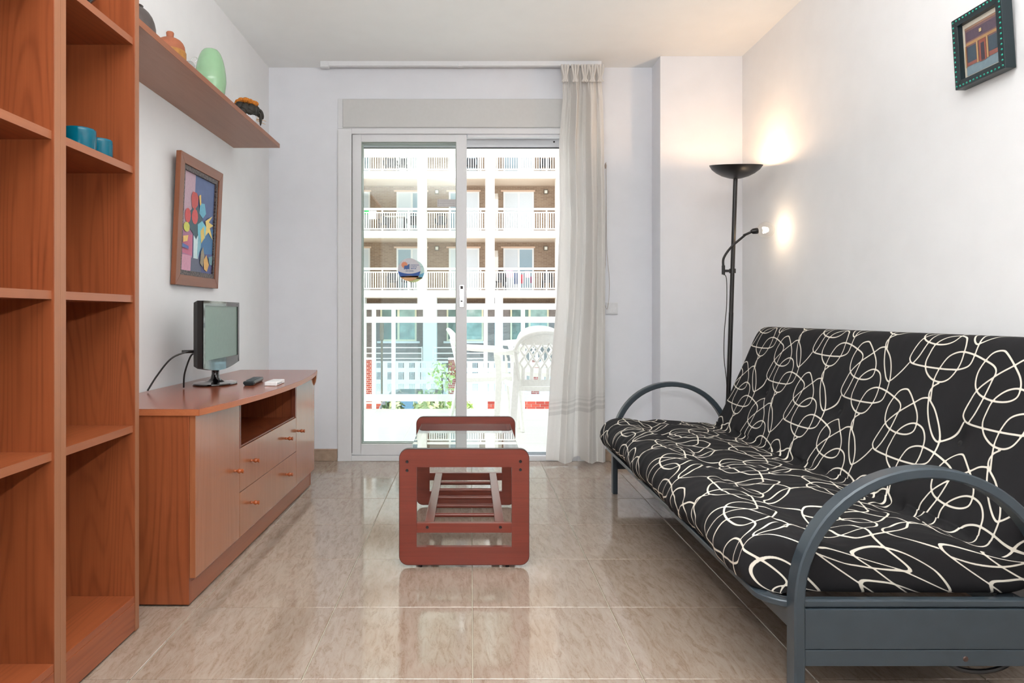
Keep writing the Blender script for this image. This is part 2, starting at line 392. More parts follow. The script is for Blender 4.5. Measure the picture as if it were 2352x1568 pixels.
m.build('printed_lines',M_ink,nl,kind='stuff')

# ------------------------------------------------------------ curtain rail and curtain
YR=4.37; kr=YR/FPX
rl=thing('curtain_rail',(-.1,YR,ZC),'long white curtain rail fixed to the ceiling above the balcony door','curtain rail')
MB().box((738-CX)*kr,(1381-CX)*kr,YR-.012,YR+.02,ZC-.030,ZC).build('rail',M_white_al,rl,bevel=.002)
MB().box((738-CX)*kr-.004,(756-CX)*kr,YR-.015,YR+.023,ZC-.037,ZC-.0).build('end_cap',M_white_al,rl,bevel=.003)
MB().box((1052-CX)*kr,(1062-CX)*kr,YR-.016,YR+.02,ZC-.033,ZC-.012).build('bracket',M_white_al,rl,bevel=.002)
def curtain():
    def mat():
        a=N('ivory_sheer_curtain'); v=a.coords((1,1,1)); 
        w=a.noise(a.coords((900,900,120)),1,2)
        geo=a.n('ShaderNodeTexCoord'); sx=a.n('ShaderNodeSeparateXYZ'); a.l(geo.outputs['Object'],sx.inputs[0]); z=sx.outputs[2]
        base=a.mix(w,srgb(233,231,228),srgb(222,220,217))
        # woven bands near the hem
        at=a.n('ShaderNodeAttribute'); at.attribute_name='hem'; h=at.outputs['Fac']
        band=a.ramp(h,[(.0,(0,0,0,1)),(.10,(0,0,0,1)),(.101,(1,1,1,1)),(.30,(1,1,1,1)),(.301,(.2,.2,.2,1)),(.42,(.2,.2,.2,1)),(.421,(.9,.9,.9,1)),(.58,(.9,.9,.9,1)),(.581,(.1,.1,.1,1)),(.7,(.1,.1,.1,1)),(.701,(.8,.8,.8,1)),(.8,(.8,.8,.8,1)),(.801,(0,0,0,1)),(.9,(.4,.4,.4,1)),(1.0,(0,0,0,1))])
        c=a.mix(a.math('MULTIPLY',band,.28),base,srgb(150,148,146))
        a.t.nodes.remove(a.p)
        d=a.n('ShaderNodeBsdfDiffuse'); a.l(c,d.inputs[0]); tl=a.n('ShaderNodeBsdfTranslucent'); a.l(c,tl.inputs[0])
        m1=a.n('ShaderNodeMixShader'); m1.inputs[0].default_value=.24; a.l(d.outputs[0],m1.inputs[1]); a.l(tl.outputs[0],m1.inputs[2])
        tp=a.n('ShaderNodeBsdfTransparent'); m2=a.n('ShaderNodeMixShader'); m2.inputs[0].default_value=.035
        a.l(m1.outputs[0],m2.inputs[1]); a.l(tp.outputs[0],m2.inputs[2]); a.l(m2.outputs[0],a.out.inputs[0]); return a.m
    Mc=mat(); t=thing('curtain',((1335-CX)*kr,YR,0),'long ivory pleated curtain drawn to the right of the balcony door','curtain')
    zs=[2.50,2.40,2.29,2.02,1.55,1.0,.59,.32,.012]; Ls=[1287,1293,1293,1284,1285,1277,1265,1261,1255]; Rs=[1384,1383,1386,1388,1390,1390,1390,1391,1393]
    nu=240; nv=130; rows=[]; hem=[]
    fold=[(0,.2),(.12,.1),(.24,.55),(.34,-.95),(.44,.2),(.52,.95),(.60,.8),(.68,-1),(.80,-.35),(.86,.5),(.93,-.1),(1,.3)]
    fx=[f[0] for f in fold]; fy=[f[1] for f in fold]
    for j in range(nv+1):
        v=j/nv; zz=2.497*(1-v)+.014*v
        L=np.interp(-zz,[-q for q in zs],Ls); R=np.interp(-zz,[-q for q in zs],Rs)
        row=[]
        for i in range(nu+1):
            u=i/nu
            uu=u+.022*math.sin(5*v+u*7)*(1-abs(2*u-1))+.03*math.sin(2.2*v*3+1.5)*math.sin(u*PI)
            g=np.interp(uu,fx,fy); g2=np.interp(min(1,uu+.012),fx,fy); g3=np.interp(max(0,uu-.012),fx,fy); g=(g+g2+g3)/3
            pinch=max(0,1-abs(zz-2.40)/.09)
            amp=.056+.014*math.sin(3*v+7*u)-.012*pinch
            amp*= (1.0 if v>.1 else .65+3.5*v)
            X=((L+(R-L)*u)-CX)*kr+.007*math.sin(u*25+v*4)*(.4+v)*.6
            Yc=YR+g*amp+.004*math.sin(u*47+v*5+2*math.sin(v*7))*(.35+.65*(1-v)) + .006*math.sin(u*95+2)*pinch
            zo=zz
            if v>.93: zo+= .012*math.sin(u*12+.6)*(v-.93)/.07 + (.018 if .42<u<.58 else 0)*(v-.93)/.07
            if v<.04: zo+= -.012*abs(math.sin(u*19))*(.04-v)/.04
            row.append((X,min(Yc,YB-.022),max(zo,.012)))
            hh=(zz-.31-.05*u*1.0+.02)/.115
            hem.append(hh)
        rows.append(row)
    mb=MB(); mb.grid(rows); 
    me=bpy.data.meshes.new('fabric'); me.from_pydata([tuple(Vector(p)-t.location) for p in mb.v],[],mb.f); me.materials.append(Mc)
    at=me.attributes.new('hem','FLOAT','POINT'); at.data.foreach_set('value',[min(1,max(0,h)) for h in hem])
    me.polygons.foreach_set('use_smooth',[True]*len(me.polygons)); o=bpy.data.objects.new('fabric',me); COL.objects.link(o); o.parent=t
    # stitched pinch pleats with heading tape
    for px in (1296,1319,1341,1358,1376):
        x=(px-CX)*kr; pm=MB()
        for q in (-.012,0,.012):
            pts=[(x+q*1.6,YR-.040,2.492),(x+q*1.2,YR-.046,2.45),(x+q*.6,YR-.042,2.41),(x+q*1.3,YR-.040,2.385)]
            pm.tube(catmull(pts,4),[.008,.008,.0075,.007,.0065,.006,.0055,.005,.0055,.006,.007,.0075,.008][:13],8)
        pm.build('pleat',Mc,t,smooth=True)
    hk=MB()
    for px in range(1290,1384,12): hk.box((px-CX)*kr-.002,(px-CX)*kr+.002,YR,YR+.004,2.488,2.499)
    hk.build('glider',M_white_al,t,kind='stuff')
curtain()
# shutter cord + plate
pl=thing('cord_winder',P(1405,708,YB-.01),'square white plate with the shutter cord running into it, right of the curtain','cord winder')
a=P(1391,722,YB); b=P(1419,694,YB)
MB().box(a[0],b[0],YB-.009,YB,a[2],b[2]).build('plate',M_white_al,pl,bevel=.004)
MB().box(a[0]+.008,b[0]-.008,YB-.013,YB-.009,a[2]+.008,b[2]-.006).build('cover',plain('winder_cover',srgb(218,220,224),.35),pl,bevel=.003)
YC=YB-.02
cd=MB()
cd.tube(catmull([P(1392,372,YC),P(1392,450,YC),P(1391.5,520,YC),P(1391,600,YC),P(1387,650,YC),P(1388,690,YC),P(1394,710,YC-.003),P(1398,690,YC),P(1400,650,YC),P(1396,600,YC),P(1393,540,YC),P(1392,372,YC)],8),.0013,6)
cdo=tag(cd.build('shutter_cord',plain('beige_cord',srgb(170,158,150),.8),loc=P(1392,550,YC),smooth=True),'thin beige cord hanging in a loop beside the curtain','cord')
MB().lathe([(.001,-.02),(.006,-.016),(.007,0),(.004,.012),(.001,.016)],P(1391,380,YC),12).build('cord_knot',plain('beige_cord',srgb(170,158,150),.8),cdo,smooth=True)

# ============================================================ BOOKCASES
XF=-.9924
def bookcase(y0,y1,label,grp):
    t=thing('bookcase',(XF-.15,(y0+y1)/2,0),label,'bookcase',group=grp); th=.0238; XB=XL+.004; H=2.12
    for (a,b) in ((y0,y0+th),(y1-th,y1)):
        s=MB().box(XB,XF-.001,a+.0003,b-.0003,.004,H).build('side_panel',M_woodZ,t,bevel=.001)
        MB().box(XF-.001,XF,a+.0003,b-.0003,.004,H).build('edge_band',M_edge,s)
    MB().box(XB,XB+.006,y0+th,y1-th,.05,H-.02).build('back_panel',M_woodZ,t)
    for z in (1.758,1.378,.997,.612):
        s=MB().box(XB+.007,XF-.008,y0+th,y1-th,z-.0205,z).build('shelf',M_woodY,t,bevel=.001)
        MB().box(XF-.008,XF-.007,y0+th,y1-th,z-.0205,z).build('edge_band',M_edgeY,s)
    MB().box(XB+.007,XF-.002,y0+th,y1-th,.088,.1075).build('base_shelf',M_woodY,t,bevel=.001)
    MB().box(XF-.018,XF-.001,y0+th,y1-th,.006,.0875).build('plinth',M_woodY,t,bevel=.001)
    MB().box(XB,XF,y0,y1,H,H+.022).build('top_panel',M_woodY,t,bevel=.001)
    return t
bookcase(1.285,1.685,'cherry wood open bookcase nearer the camera, empty shelves cut by the left frame edge','open bookcases against the left wall')
bookcase(1.685,2.085,'cherry wood open bookcase holding the teal mugs, next to the cabinet under the wall shelf','open bookcases against the left wall')
# mugs
def mug(x,y,r,h,label):
    z=1.378; t=thing('mug',(x,y,z),label,'mug',group='teal mugs on the bookcase shelf')
    prof=[(r*.8,z+.0005),(r*.94,z+.006),(r,z+.018),(r,z+h-.008),(r*.97,z+h-.001),(r*.93,z+h),(r*.9,z+h-.004),(r*.9,z+.02),(r*.75,z+.008),(.0001,z+.007)]
    MB().lathe(prof,(x,y,0),40).build('body',M_teal,t,smooth=50)
    MB().tube(catmull([(x-r*.9,y+.0,z+h*.8),(x-r*1.5,y+.0,z+h*.78),(x-r*1.75,y,z+h*.5),(x-r*1.45,y,z+h*.22),(x-r*.9,y,z+h*.2)],6),.005,10).build('handle',M_teal,t,smooth=True)
mug(-1.07,1.905,.042,.068,'teal glazed mug nearer the bookcase divider')
mug(-1.07,2.006,.036,.064,'smaller teal glazed mug right of the other one')
bw=thing('dark_bowl',(-1.06,1.85,1.758),'black bowl on the upper bookcase shelf, only its base in frame','bowl')
MB().lathe([(.025,1.7585),(.03,1.762),(.055,1.79),(.066,1.83),(.063,1.83),(.05,1.79),(.0001,1.765)],(-1.05,1.845,0),32).build('body',plain('black_glaze',srgb(24,32,36),.2),bw,smooth=50)
MB().lathe([(.026,1.758),(.026,1.7585),(.0245,1.762)],(-1.05,1.845,0),32).build('foot_ring',plain('black_glaze',srgb(24,32,36),.2),bw)

# ============================================================ WALL SHELF AND ORNAMENTS
XS=-1.0437; ZS=1.872
ws=thing('wall_shelf',(XL,3.0,ZS-.02),'long cherry wood shelf fixed high on the left wall','shelf')
a=MB().box(XL,XS-.0015,2.092,3.81,ZS-.022,ZS).build('board',wood('shelf_board',srgb(170,130,112),srgb(148,106,88),'y',.42,rings=5,contrast=.4),ws,bevel=.0015)
MB().box(XS-.0015,XS,2.092,3.81,ZS-.022,ZS).build('edge_band',M_edgeY,a)
def vase(x,y,label):
    z=ZS; t=thing('vase',(x,y,z),label,'vase')
    prof=[(.038,0.0005),(.044,.004),(.058,.05),(.066,.10),(.067,.125),(.063,.165),(.055,.205),(.044,.236),(.033,.252),(.030,.252),(.040,.232),(.05,.2),(.06,.16),(.063,.12),(.055,.06),(.0001,.01)]
    MB().lathe([(v.x,v.y+z) for v in catmull([(r,h,0) for r,h in prof],4)],(x,y,0),48).build('body',M_vase,t,smooth=60); return t
vase(-1.168,3.13,'egg-shaped mint green glass vase on the wall shelf')
t=thing('terracotta_pot',(-1.165,2.71,ZS),'lidded terracotta pot with an ochre band on the wall shelf','pot')
x,y=-1.165,2.70
MB().lathe([(r,ZS+h) for r,h in [(.050,.0005),(.056,.01),(.0575,.05),(.0565,.07),(.055,.095),(.053,.108),(.048,.119),(.040,.128),(.030,.134),(.020,.1365),(.0145,.137),(.0001,.137)]],(x,y,0),40).build('body',M_terra,t,smooth=50)
MB().lathe([(r,ZS+h) for r,h in [(.0578,.045),(.0592,.049),(.0592,.083),(.0565,.088)]],(x,y,0),40).build('glazed_band',M_ochre,t,smooth=50,label='ochre glazed band')
MB().lathe([(r,ZS+h) for r,h in [(.0125,.136),(.0135,.15),(.0145,.158),(.012,.162),(.0001,.162)]],(x,y,0),24).build('knob',M_terra,t,smooth=50)
# small glass ornament beside the pot
gx,gy=-1.118,2.768
t=thing('glass_ornament',(gx,gy,ZS),'small clear glass swan-neck ornament between terracotta pot and green vase','ornament')
MB().lathe([(r,ZS+h) for r,h in [(.018,.0005),(.016,.004),(.004,.010),(.006,.03),(.018,.045),(.022,.058),(.015,.07),(.0001,.074)]],(gx,gy,0),24).build('body',M_ltglass,t,smooth=50)
MB().tube(catmull([(gx,gy+.0,ZS+.070),(gx+.008,gy+.01,ZS+.088),(gx+.020,gy+.012,ZS+.095),(gx+.028,gy+.012,ZS+.084),(gx+.020,gy+.010,ZS+.074)],6),.0022,8).build('neck',M_ltglass,t,smooth=True)
t=thing('stoneware_jar',(-1.165,2.42,ZS),'dark round stoneware jar at the bookcase end of the wall shelf','jar')
x,y=-1.165,2.42
MB().lathe([(r,ZS+h) for r,h in [(.04,.0005),(.055,.008),(.063,.024),(.067,.045),(.066,.065),(.062,.085),(.055,.103),(.045,.118),(.034,.128),(.02,.136)]],(x,y,0),40).build('body',M_stone,t,smooth=50)
MB().lathe([(r,ZS+h) for r,h in [(.022,.136),(.026,.141),(.012,.147),(.010,.156),(.0001,.158)]],(x,y,0),24).build('lid',M_stone,t,smooth=50)
# dried flower pot
fx_,fy_=-1.165,3.62
t=thing('flower_pot',(fx_,fy_,ZS),'small white fluted pot of dark leaves and orange dried flowers at shelf end','potted plant')
MB().lathe([(r,ZS+h) for r,h in [(.034,.0005),(.038,.006),(.046,.075),(.050,.098),(.047,.099),(.04,.07),(.0001,.06)]],(fx_,fy_,0),60,fn=lambda a,h:1+.03*math.cos(a*20)).build('pot',plain('white_fluted_ceramic',srgb(214,216,222),.35),t,smooth=50)
leafm=plain('dark_leaf',srgb(44,40,34),.6,noise=.3); orange=plain('orange_petal',srgb(196,116,26),.7,noise=.5,nscale=120); straw=plain('straw_twig',srgb(214,176,120),.8)
def blob(cx,cy,cz,rx,ry,rz,n=10):
    m=MB(); rows=[]
    for i in range(n+1):
        th=PI*i/n; rows.append([(cx+rx*max(math.sin(th),.001)*math.cos(2*PI*k/14)*(1+.12*math.sin(3*k+i*2)),cy+ry*max(math.sin(th),.001)*math.sin(2*PI*k/14)*(1+.12*math.cos(2*k+i)),cz+rz*math.cos(th)) for k in range(14)])
    m.grid(rows,closed_u=True); return m
for k in range(9):
    a=2*PI*k/9; rr=.038 if k else 0
    blob(fx_+rr*math.cos(a),fy_+rr*math.sin(a)*.9,ZS+.132+.008*math.sin(k*2.3),.030,.030,.030).build('dark_leaf',leafm,t,smooth=True)
for k in range(7):
    a=2*PI*k/7-.6; blob(fx_+.034*math.cos(a)-.006,fy_+.034*math.sin(a)-.008,ZS+.112,.027,.027,.022).build('dark_leaf',leafm,t,smooth=True)
for k in range(13):
    a=2*PI*k/12+.2; rr=.044 if k<12 else 0; 
    blob(fx_+rr*math.cos(a),fy_+rr*math.sin(a),ZS+.165+(.012 if k==12 else .0)+.004*math.sin(k*5),.017,.017,.014,7).build('orange_flower',orange,t,smooth=True)
for k in range(4):
    a=2*PI*k/4+.5
    blob(fx_+.018*math.cos(a),fy_+.018*math.sin(a),ZS+.176,.016,.016,.012,7).build('orange_flower',orange,t,smooth=True)
lf=MB()
for (pts) in ([(.04,.03,.15),(.058,.05,.14),(.066,.06,.115),(.066,.062,.098)],[(.045,.02,.13),(.060,.035,.12),(.062,.04,.085),(.060,.042,.06)],[(.035,.035,.12),(.052,.05,.112),(.058,.055,.095)]):
    q=catmull([(fx_+a,fy_+b,ZS+c) for a,b,c in pts],5); n_=len(q); lf.tube(q,[.0015+.007*math.sin(PI*min(1,(i+.6)/n_)) for i in range(n_)],8)
lf.build('drooping_leaf',leafm,t,smooth=True)
for (p,q) in (((.0,0,.10),(.085,.06,.088)),((.0,.01,.102),(.078,.07,.074)),((.01,-.01,.104),(.06,.04,.100)),((.005,.0,.098),(.055,.05,.09))):
    MB().cyl((fx_+p[0],fy_+p[1],ZS+p[2]),(fx_+q[0],fy_+q[1],ZS+q[2]),.0022,.0012,seg=6).build('twig',straw,t)

# ============================================================ PICTURES
def leanframe(origin,uax,vax,nax):
    O=Vector(origin);U=Vector(uax);V=Vector(vax).normalized();Nn=Vector(nax)
    return lambda u,v,n: O+U*u+V*v+Nn*n
def picture(name,F,w,h,fw,th,mframe,label,inner=None,innerw=0,depth_in=.006,parts=None,loc=None):
    t=thing(name,loc,label,'picture')
    def ring(u0,u1,v0,v1,b,n0,n1,mat,nm,bev=.0015):
        for i,(A,B_,Cc,D) in enumerate((((u0,v0),(u0+b,v0+b),(u0+b,v1-b),(u0,v1)),((u1,v0),(u1,v1),(u1-b,v1-b),(u1-b,v0+b)),
                       ((u0,v0),(u1,v0),(u1-b,v0+b),(u0+b,v0+b)),((u0,v1),(u0+b,v1-b),(u1-b,v1-b),(u1,v1)))):
            m=MB(); m.prism([A,B_,Cc,D],lambda a,b2,k:F(a,b2,n0+(n1-n0)*k)); m.build(nm,mat[i//2] if isinstance(mat,list) else mat,t,bevel=bev)
    ring(0,w,0,h,fw,0,th,mframe,'frame_rail')
    if innerw: ring(fw,w-fw,fw,h-fw,innerw,0,th*.75,inner,'inner_moulding',.001)
    b=MB(); q=fw+innerw
    b.prism([(q-.003,q-.003),(w-q+.003,q-.003),(w-q+.003,h-q+.003),(q-.003,h-q+.003)],lambda a,b2,k:F(a,b2,.001+.006*k))
    return t,q,b
def shapes(t,F,n0,q,w,h,items,prefix=''):
    for k,(nm,col,pts) in enumerate(items):
        m=MB(); m.prism([(q+(w-2*q)*a,q+(h-2*q)*(1-b)) for a,b in pts],lambda a,b2,kk:F(a,b2,n0+.00025*(k+1)+.0002*kk))
        m.build(nm,plain('paint_%s_%d_%d_%d'%((prefix,)+tuple(col)),srgb(*col),.6,noise=.06,nscale=90),t)
# left wall flower painting: u along +Y, v up leaning out, n toward room
w1,h1=.508,.578
F1=leanframe((XL+.004,2.998,1.070),(0,1,0),(.026,0,.576),(1,0,0))
Mf=[wood('picture_wood_v',srgb(140,84,54),srgb(104,54,32),'z',.4,rings=3,contrast=.5),wood('picture_wood_h',srgb(140,84,54),srgb(104,54,32),'y',.4,rings=3,contrast=.5)]
def beadmat():
    a=N('beaded_dark_moulding'); v=a.coords((120,120,120)); n=a.n('ShaderNodeTexVoronoi'); n.inputs['Scale'].default_value=1; a.l(v,n.inputs[0])
    a.l(a.ramp(n.outputs['Distance'],[(.2,srgb(110,92,84)),(.7,srgb(38,24,26))]),a.p.inputs['Base Color']); a.p.inputs['Roughness'].default_value=.4
    a.bump(n.outputs['Distance'],.6,.003); return a.m
t,q,b=picture('flower_painting',F1,w1,h1,.046,.022,Mf,'wood-framed painting of tulips in a white vase, on left wall below the shelf',inner=beadmat(),innerw=.022,loc=(XL,3.25,1.07))
b.build('canvas',plain('canvas_blue',srgb(92,108,150),.6,noise=.08,nscale=20),t)
def ell(cx,cy,rx,ry,n=12,rot=0): return [(cx+rx*math.cos(a)*math.cos(rot)-ry*math.sin(a)*math.sin(rot),cy+rx*math.cos(a)*math.sin(rot)+ry*math.sin(a)*math.cos(rot)) for a in np.linspace(0,2*PI,n,endpoint=False)]
shapes(t,F1,.0072,q,w1,h1,[
 ('paint_ground',(186,158,172),[(0,0),(.36,0),(.36,.42),(.3,.62),(0,.66)]),
 ('paint_patch',(170,120,150),[(0,.60),(.34,.56),(.36,.86),(.30,1),(0,1)]),
 ('paint_patch',(206,150,172),[(0,.84),(.32,.84),(.32,1),(0,1)]),
 ('paint_patch',(196,110,136),[(0,.66),(.34,.62),(.35,.84),(0,.82)]),
 ('paint_patch',(100,104,124),[(.32,.86),(.55,.84),(.7,1),(.32,1)]),
 ('paint_patch',(74,120,166),[(.55,.55),(1,.5),(1,.8),(.6,.8)]),
 ('paint_patch',(86,92,140),[(.58,.80),(1,.78),(1,1),(.66,1)]),
 ('painted_vase',(206,226,230),[(.36,.58),(.62,.58),(.60,.72),(.52,.86),(.38,.86)]),
 ('painted_vase_shade',(140,190,205),[(.50,.58),(.62,.58),(.60,.74),(.50,.86)]),
 ('painted_leaves',(70,94,104),[(.10,.44),(.28,.36),(.45,.30),(.60,.40),(.62,.50),(.44,.66),(.32,.60),(.12,.52)]),
 ('painted_tulip',(190,86,84),[(.24,.24),(.28,.18),(.40,.18),(.46,.22),(.45,.30),(.36,.36),(.27,.34)]),
 ('painted_tulip',(200,84,84),ell(.16,.44,.085,.075)),('painted_tulip',(206,90,90),ell(.37,.43,.095,.08)),
 ('painted_lily',(110,180,205),[(.52,.27),(.66,.26),(.72,.36),(.62,.42),(.50,.38)]),
 ('painted_lily',(120,196,214),[(.46,.50),(.60,.45),(.74,.50),(.72,.62),(.60,.68),(.48,.60)]),
 ('painted_petal',(224,196,110),[(.56,.56),(.66,.5),(.70,.62),(.60,.69)]),
 ('painted_star_flower',(232,204,120),[(.70,.44),(.94,.36),(.82,.44),(.98,.46),(.86,.50),(.98,.62),(.82,.55),(.72,.60),(.74,.50)]),
 ('painted_bud',(206,206,100),ell(.13,.56,.09,.05)),
 ('painted_bud',(226,190,110),[(.46,.20),(.52,.18),(.54,.28),(.50,.30)]),
 ('painted_pear',(150,140,120),[(.60,.78),(.66,.72),(.72,.82),(.68,.94),(.58,.90)]),
 ('painted_pear',(220,172,100),[(.70,.86),(.78,.80),(.88,.90),(.82,.98),(.72,.96)]),
 ('painted_leaf',(110,150,160),[(.84,.82),(.98,.80),(.98,.90),(.90,.90)]),
 ('painted_patch',(236,196,120),[(.03,.66),(.18,.64),(.16,.70),(.04,.72)]),
 ('painted_patch',(90,110,170),[(0,.73),(.2,.75),(.2,.78),(0,.77)]),
],'a')
# right wall small picture: u along -Y (far->near is +u), n toward -X
w2,h2=.219,.232
F2=leanframe((XR-.004,2.344,1.693),(0,-1,0),(-.014,0,.222),(-1,0,0))
Mf2=plain('teal_black_lacquer',srgb(16,34,40),.35)
t,q,b=picture('shopfront_picture',F2,w2,h2,.026,.034,Mf2,'small dark picture frame dotted with green beads, high on the right wall','picture',loc=(XR,2.23,1.69))
q=.026; b=MB(); b.prism([(q-.003,q-.003),(w2-q+.003,q-.003),(w2-q+.003,h2-q+.003),(q-.003,h2-q+.003)],lambda a,b2,k:F2(a,b2,.012+.004*k))
b.build('mount',plain('cream_mount',srgb(196,190,176),.7),t)
def mp(items): return items
shapes(t,F2,.0160,q,w2,h2,[
 ('print_wall',(120,92,92),[(.06,.08),(.99,.08),(.99,.80),(.06,.80)]),
 ('print_pavement',(118,138,148),[(.06,.76),(.99,.76),(.99,.95),(.06,.95)]),
 ('print_cornice',(150,118,96),[(.06,.09),(.99,.09),(.99,.12),(.06,.12)]),
 ('print_fascia',(86,72,86),[(.09,.16),(.97,.16),(.97,.33),(.09,.33)]),
 ('print_lintel',(164,128,88),[(.08,.36),(.97,.36),(.97,.41),(.08,.41)]),
 ('print_plinth',(136,84,76),[(.06,.70),(.99,.70),(.99,.78),(.06,.78)]),
 ('print_window',(62,76,88),[(.11,.44),(.34,.44),(.34,.72),(.11,.72)]),
 ('print_window',(62,76,88),[(.67,.44),(.93,.44),(.93,.70),(.67,.70)]),
 ('print_door_surround',(140,78,66),[(.43,.42),(.60,.42),(.60,.80),(.43,.80)]),
 ('print_door',(64,56,66),[(.47,.48),(.56,.48),(.56,.79),(.47,.79)]),
 ('print_column',(176,140,98),[(.36,.41),(.40,.41),(.40,.79),(.36,.79)]),
 ('print_column',(176,140,98),[(.62,.41),(.66,.41),(.66,.79),(.62,.79)]),
 ('print_column',(176,140,98),[(.06,.41),(.09,.41),(.09,.80),(.06,.80)]),
 ('print_column',(176,140,98),[(.95,.41),(.98,.41),(.98,.78),(.95,.78)]),
 ('print_plaque',(190,168,120),[(.46,.22),(.52,.22),(.52,.28),(.46,.28)]),
],'b')
Mbead=plain('green_bead',srgb(26,150,130),.3)
bd0=None
def bead(u,v):
    global bd0
    c=F2(u,v,.034)
    if bd0 is None:
        m=MB(); m.lathe([(.0034,0),(.0032,.0012),(.002,.0024),(.0001,.0029)],(0,0,0),8); bd0=m.build('bead',Mbead,local=True,smooth=True); o=bd0
    else: o=bd0.copy(); COL.objects.link(o)
    o.parent=t; o.rotation_euler=(0,-PI/2,0); o.location=c-t.location
for k in range(14): bead(.0085,.010+k*(h2-.02)/13); bead(w2-.0085,.010+k*(h2-.02)/13)
for k in range(1,13): bead(.0085+k*(w2-.017)/13,.0085); bead(.0085+k*(w2-.017)/13,h2-.0085)

# ============================================================ TV CABINET (local frame: u toward room, v along wall)
tc=thing('tv_cabinet',(-.872,2.236,0),'long cherry wood television cabinet with bowed top, doors and drawers','cabinet',rz=-math.atan(.0176))
L=1.595; ZT=.636; UF=-.0145    # front plane of doors
def LB(x0,x1,y0,y1,z0,z1): return MB().box(x0,x1,y0,y1,z0,z1)
bow=[(.076*4*s*(1-s),s*L) for s in np.linspace(0,1,33)]
topo=[(-.424,0),(0,0)]+bow[1:-1]+[(0,L),(-.424,L)]
m=MB(); m.prism(topo,lambda a,b2,k:(a,b2,ZT-.022+.022*k)); m.build('top_board',M_top,tc,bevel=.0015,local=True)
m=MB(); eb=[(0,0)]+bow[1:-1]+[(0,L)]
rows=[[(a+.0008,b2,z) for a,b2 in eb] for z in (ZT-.021,ZT-.001)]; m.grid(rows); 
m.add([(-.42,-.0006,ZT-.021),(0,-.0006,ZT-.021),(0,-.0006,ZT-.001),(-.42,-.0006,ZT-.001)],[(0,1,2,3)])
m.build('edge_strip',wood('edge_strip',srgb(178,106,68),srgb(148,76,46),'y',.35,rings=3,contrast=.4),tc,local=True)
US=-.034
for v0 in (.004,L-.024):
    LB(-.40,US,v0,v0+.02,.006,ZT-.0225).build('side_panel',M_woodZ,tc,bevel=.001,local=True)
LB(-.398,-.392,.024,L-.024,.05,ZT-.0225).build('back_panel',M_woodZ,tc,local=True)
LB(-.39,US-.002,.024,L-.024,.075,.0895).build('base_board',M_woodY,tc,local=True)
LB(US-.018,US-.001,.0245,L-.0245,.006,.0745).build('plinth',wood('plinth',srgb(150,84,50),srgb(124,60,32),'y',.35,rings=4,contrast=.4),tc,local=True,bevel=.001)
V1=.415; V2=1.218
for v in (V1,V2): LB(-.39,US-.002,v-.009,v+.009,.09,ZT-.0225).build('partition',M_woodZ,tc,local=True)
LB(-.39,US-.002,V1+.0095,V2-.0095,.415,.430).build('niche_floor',M_woodY,tc,local=True)
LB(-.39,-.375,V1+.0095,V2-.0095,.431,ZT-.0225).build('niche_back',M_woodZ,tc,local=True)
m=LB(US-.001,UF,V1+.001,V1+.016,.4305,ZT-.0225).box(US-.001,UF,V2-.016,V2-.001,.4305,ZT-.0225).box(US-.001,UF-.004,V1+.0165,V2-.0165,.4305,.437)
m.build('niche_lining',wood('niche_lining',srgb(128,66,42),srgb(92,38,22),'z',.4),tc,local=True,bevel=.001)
def knob(parent,v,z):
    pr=[(.0055,0),(.0065,.002),(.0042,.006),(.0045,.010),(.0085,.016),(.0092,.020),(.0065,.024),(.0058,.027),(.0085,.031),(.0082,.034),(.0001,.0365)]
    MB().lathe(pr,(UF,v,z),20,axis='x').build('knob',M_knob,parent,local=True,smooth=50)
def front(name,v0,v1,z0,z1,knobs):
    o=LB(US+.0005,UF,v0,v1,z0,z1).build(name,M_front,tc,local=True,bevel=.001)
    for v,z in knobs: knob(o,v,z)
front('door',.007,V1-.0015,.0905,ZT-.0225,[(V1-.055,.357)])
front('door',V2+.0015,L-.007,.0905,ZT-.0225,[(V2+.035,.357)])
front('drawer',V1+.0015,V2-.0015,.2625,.429,[(.545,.358),(1.035,.358)])
front('drawer',V1+.0015,V2-.0015,.0905,.2605,[(.545,.19),(1.035,.19)])
LB(US-.0015,US,.012,.024,.09,ZT-.03).build('shade_strip',M_dark_gap,tc,local=True)  # solid dark strip, coloured as the shade between side panel and door
# far end corbel under top corner
m=MB(); m.prism([(-.02,0),(.0,0),(-.001,-.02),(-.006,-.045),(-.013,-.06),(-.02,-.065)],lambda a,b2,k:(a,L-.02+.018*k,ZT-.0225+b2)); m.build('corner_bracket',M_front,tc,local=True)

# ============================================================ TELEVISION
TZ=.6365
tv=thing('television',(-1.132,3.04,TZ),'small glossy black flat television on an oval stand, on the cabinet','television')
pa=Vector((-1.076,2.80,0)); pb=Vector((-1.093,3.285,0)); TU=(pb-pa).normalized(); TW=(pb-pa).length; TN=Vector((TU.y,-TU.x,0))
def TF(u,z,n): return pa+TU*u+TN*n+Vector((0,0,z))
zb,zt=.722,.996
chin=[(TW*s,zb-.022*math.sin(PI*s)) for s in np.linspace(0,1,15)]
outl=[(0,zt)]+chin+[(TW,zt)]
m=MB(); n_=len(outl)
def scal(f): cx_,cz_=TW/2,(zt+zb)/2; return [(cx_+(a-cx_)*f,cz_+(b2-cz_)*f) for a,b2 in outl]
rings=[(1.0,-.004),(1.0,-.022),(.94,-.042),(.72,-.062),(.45,-.068)]
rows=[[TF(a,b2,nn) for a,b2 in scal(f)] for f,nn in rings]; m.grid(rows,closed_u=True); bb=len(m.v)-n_; m.f.append(tuple(range(bb,bb+n_))); m.m.append(0)
m.build('rear_shell',M_tvside,tv,smooth=30)
m=MB(); bz=.022; ins=[(bz,zb+.030),(TW-bz,zb+.030),(TW-bz,zt-.02),(bz,zt-.02)]
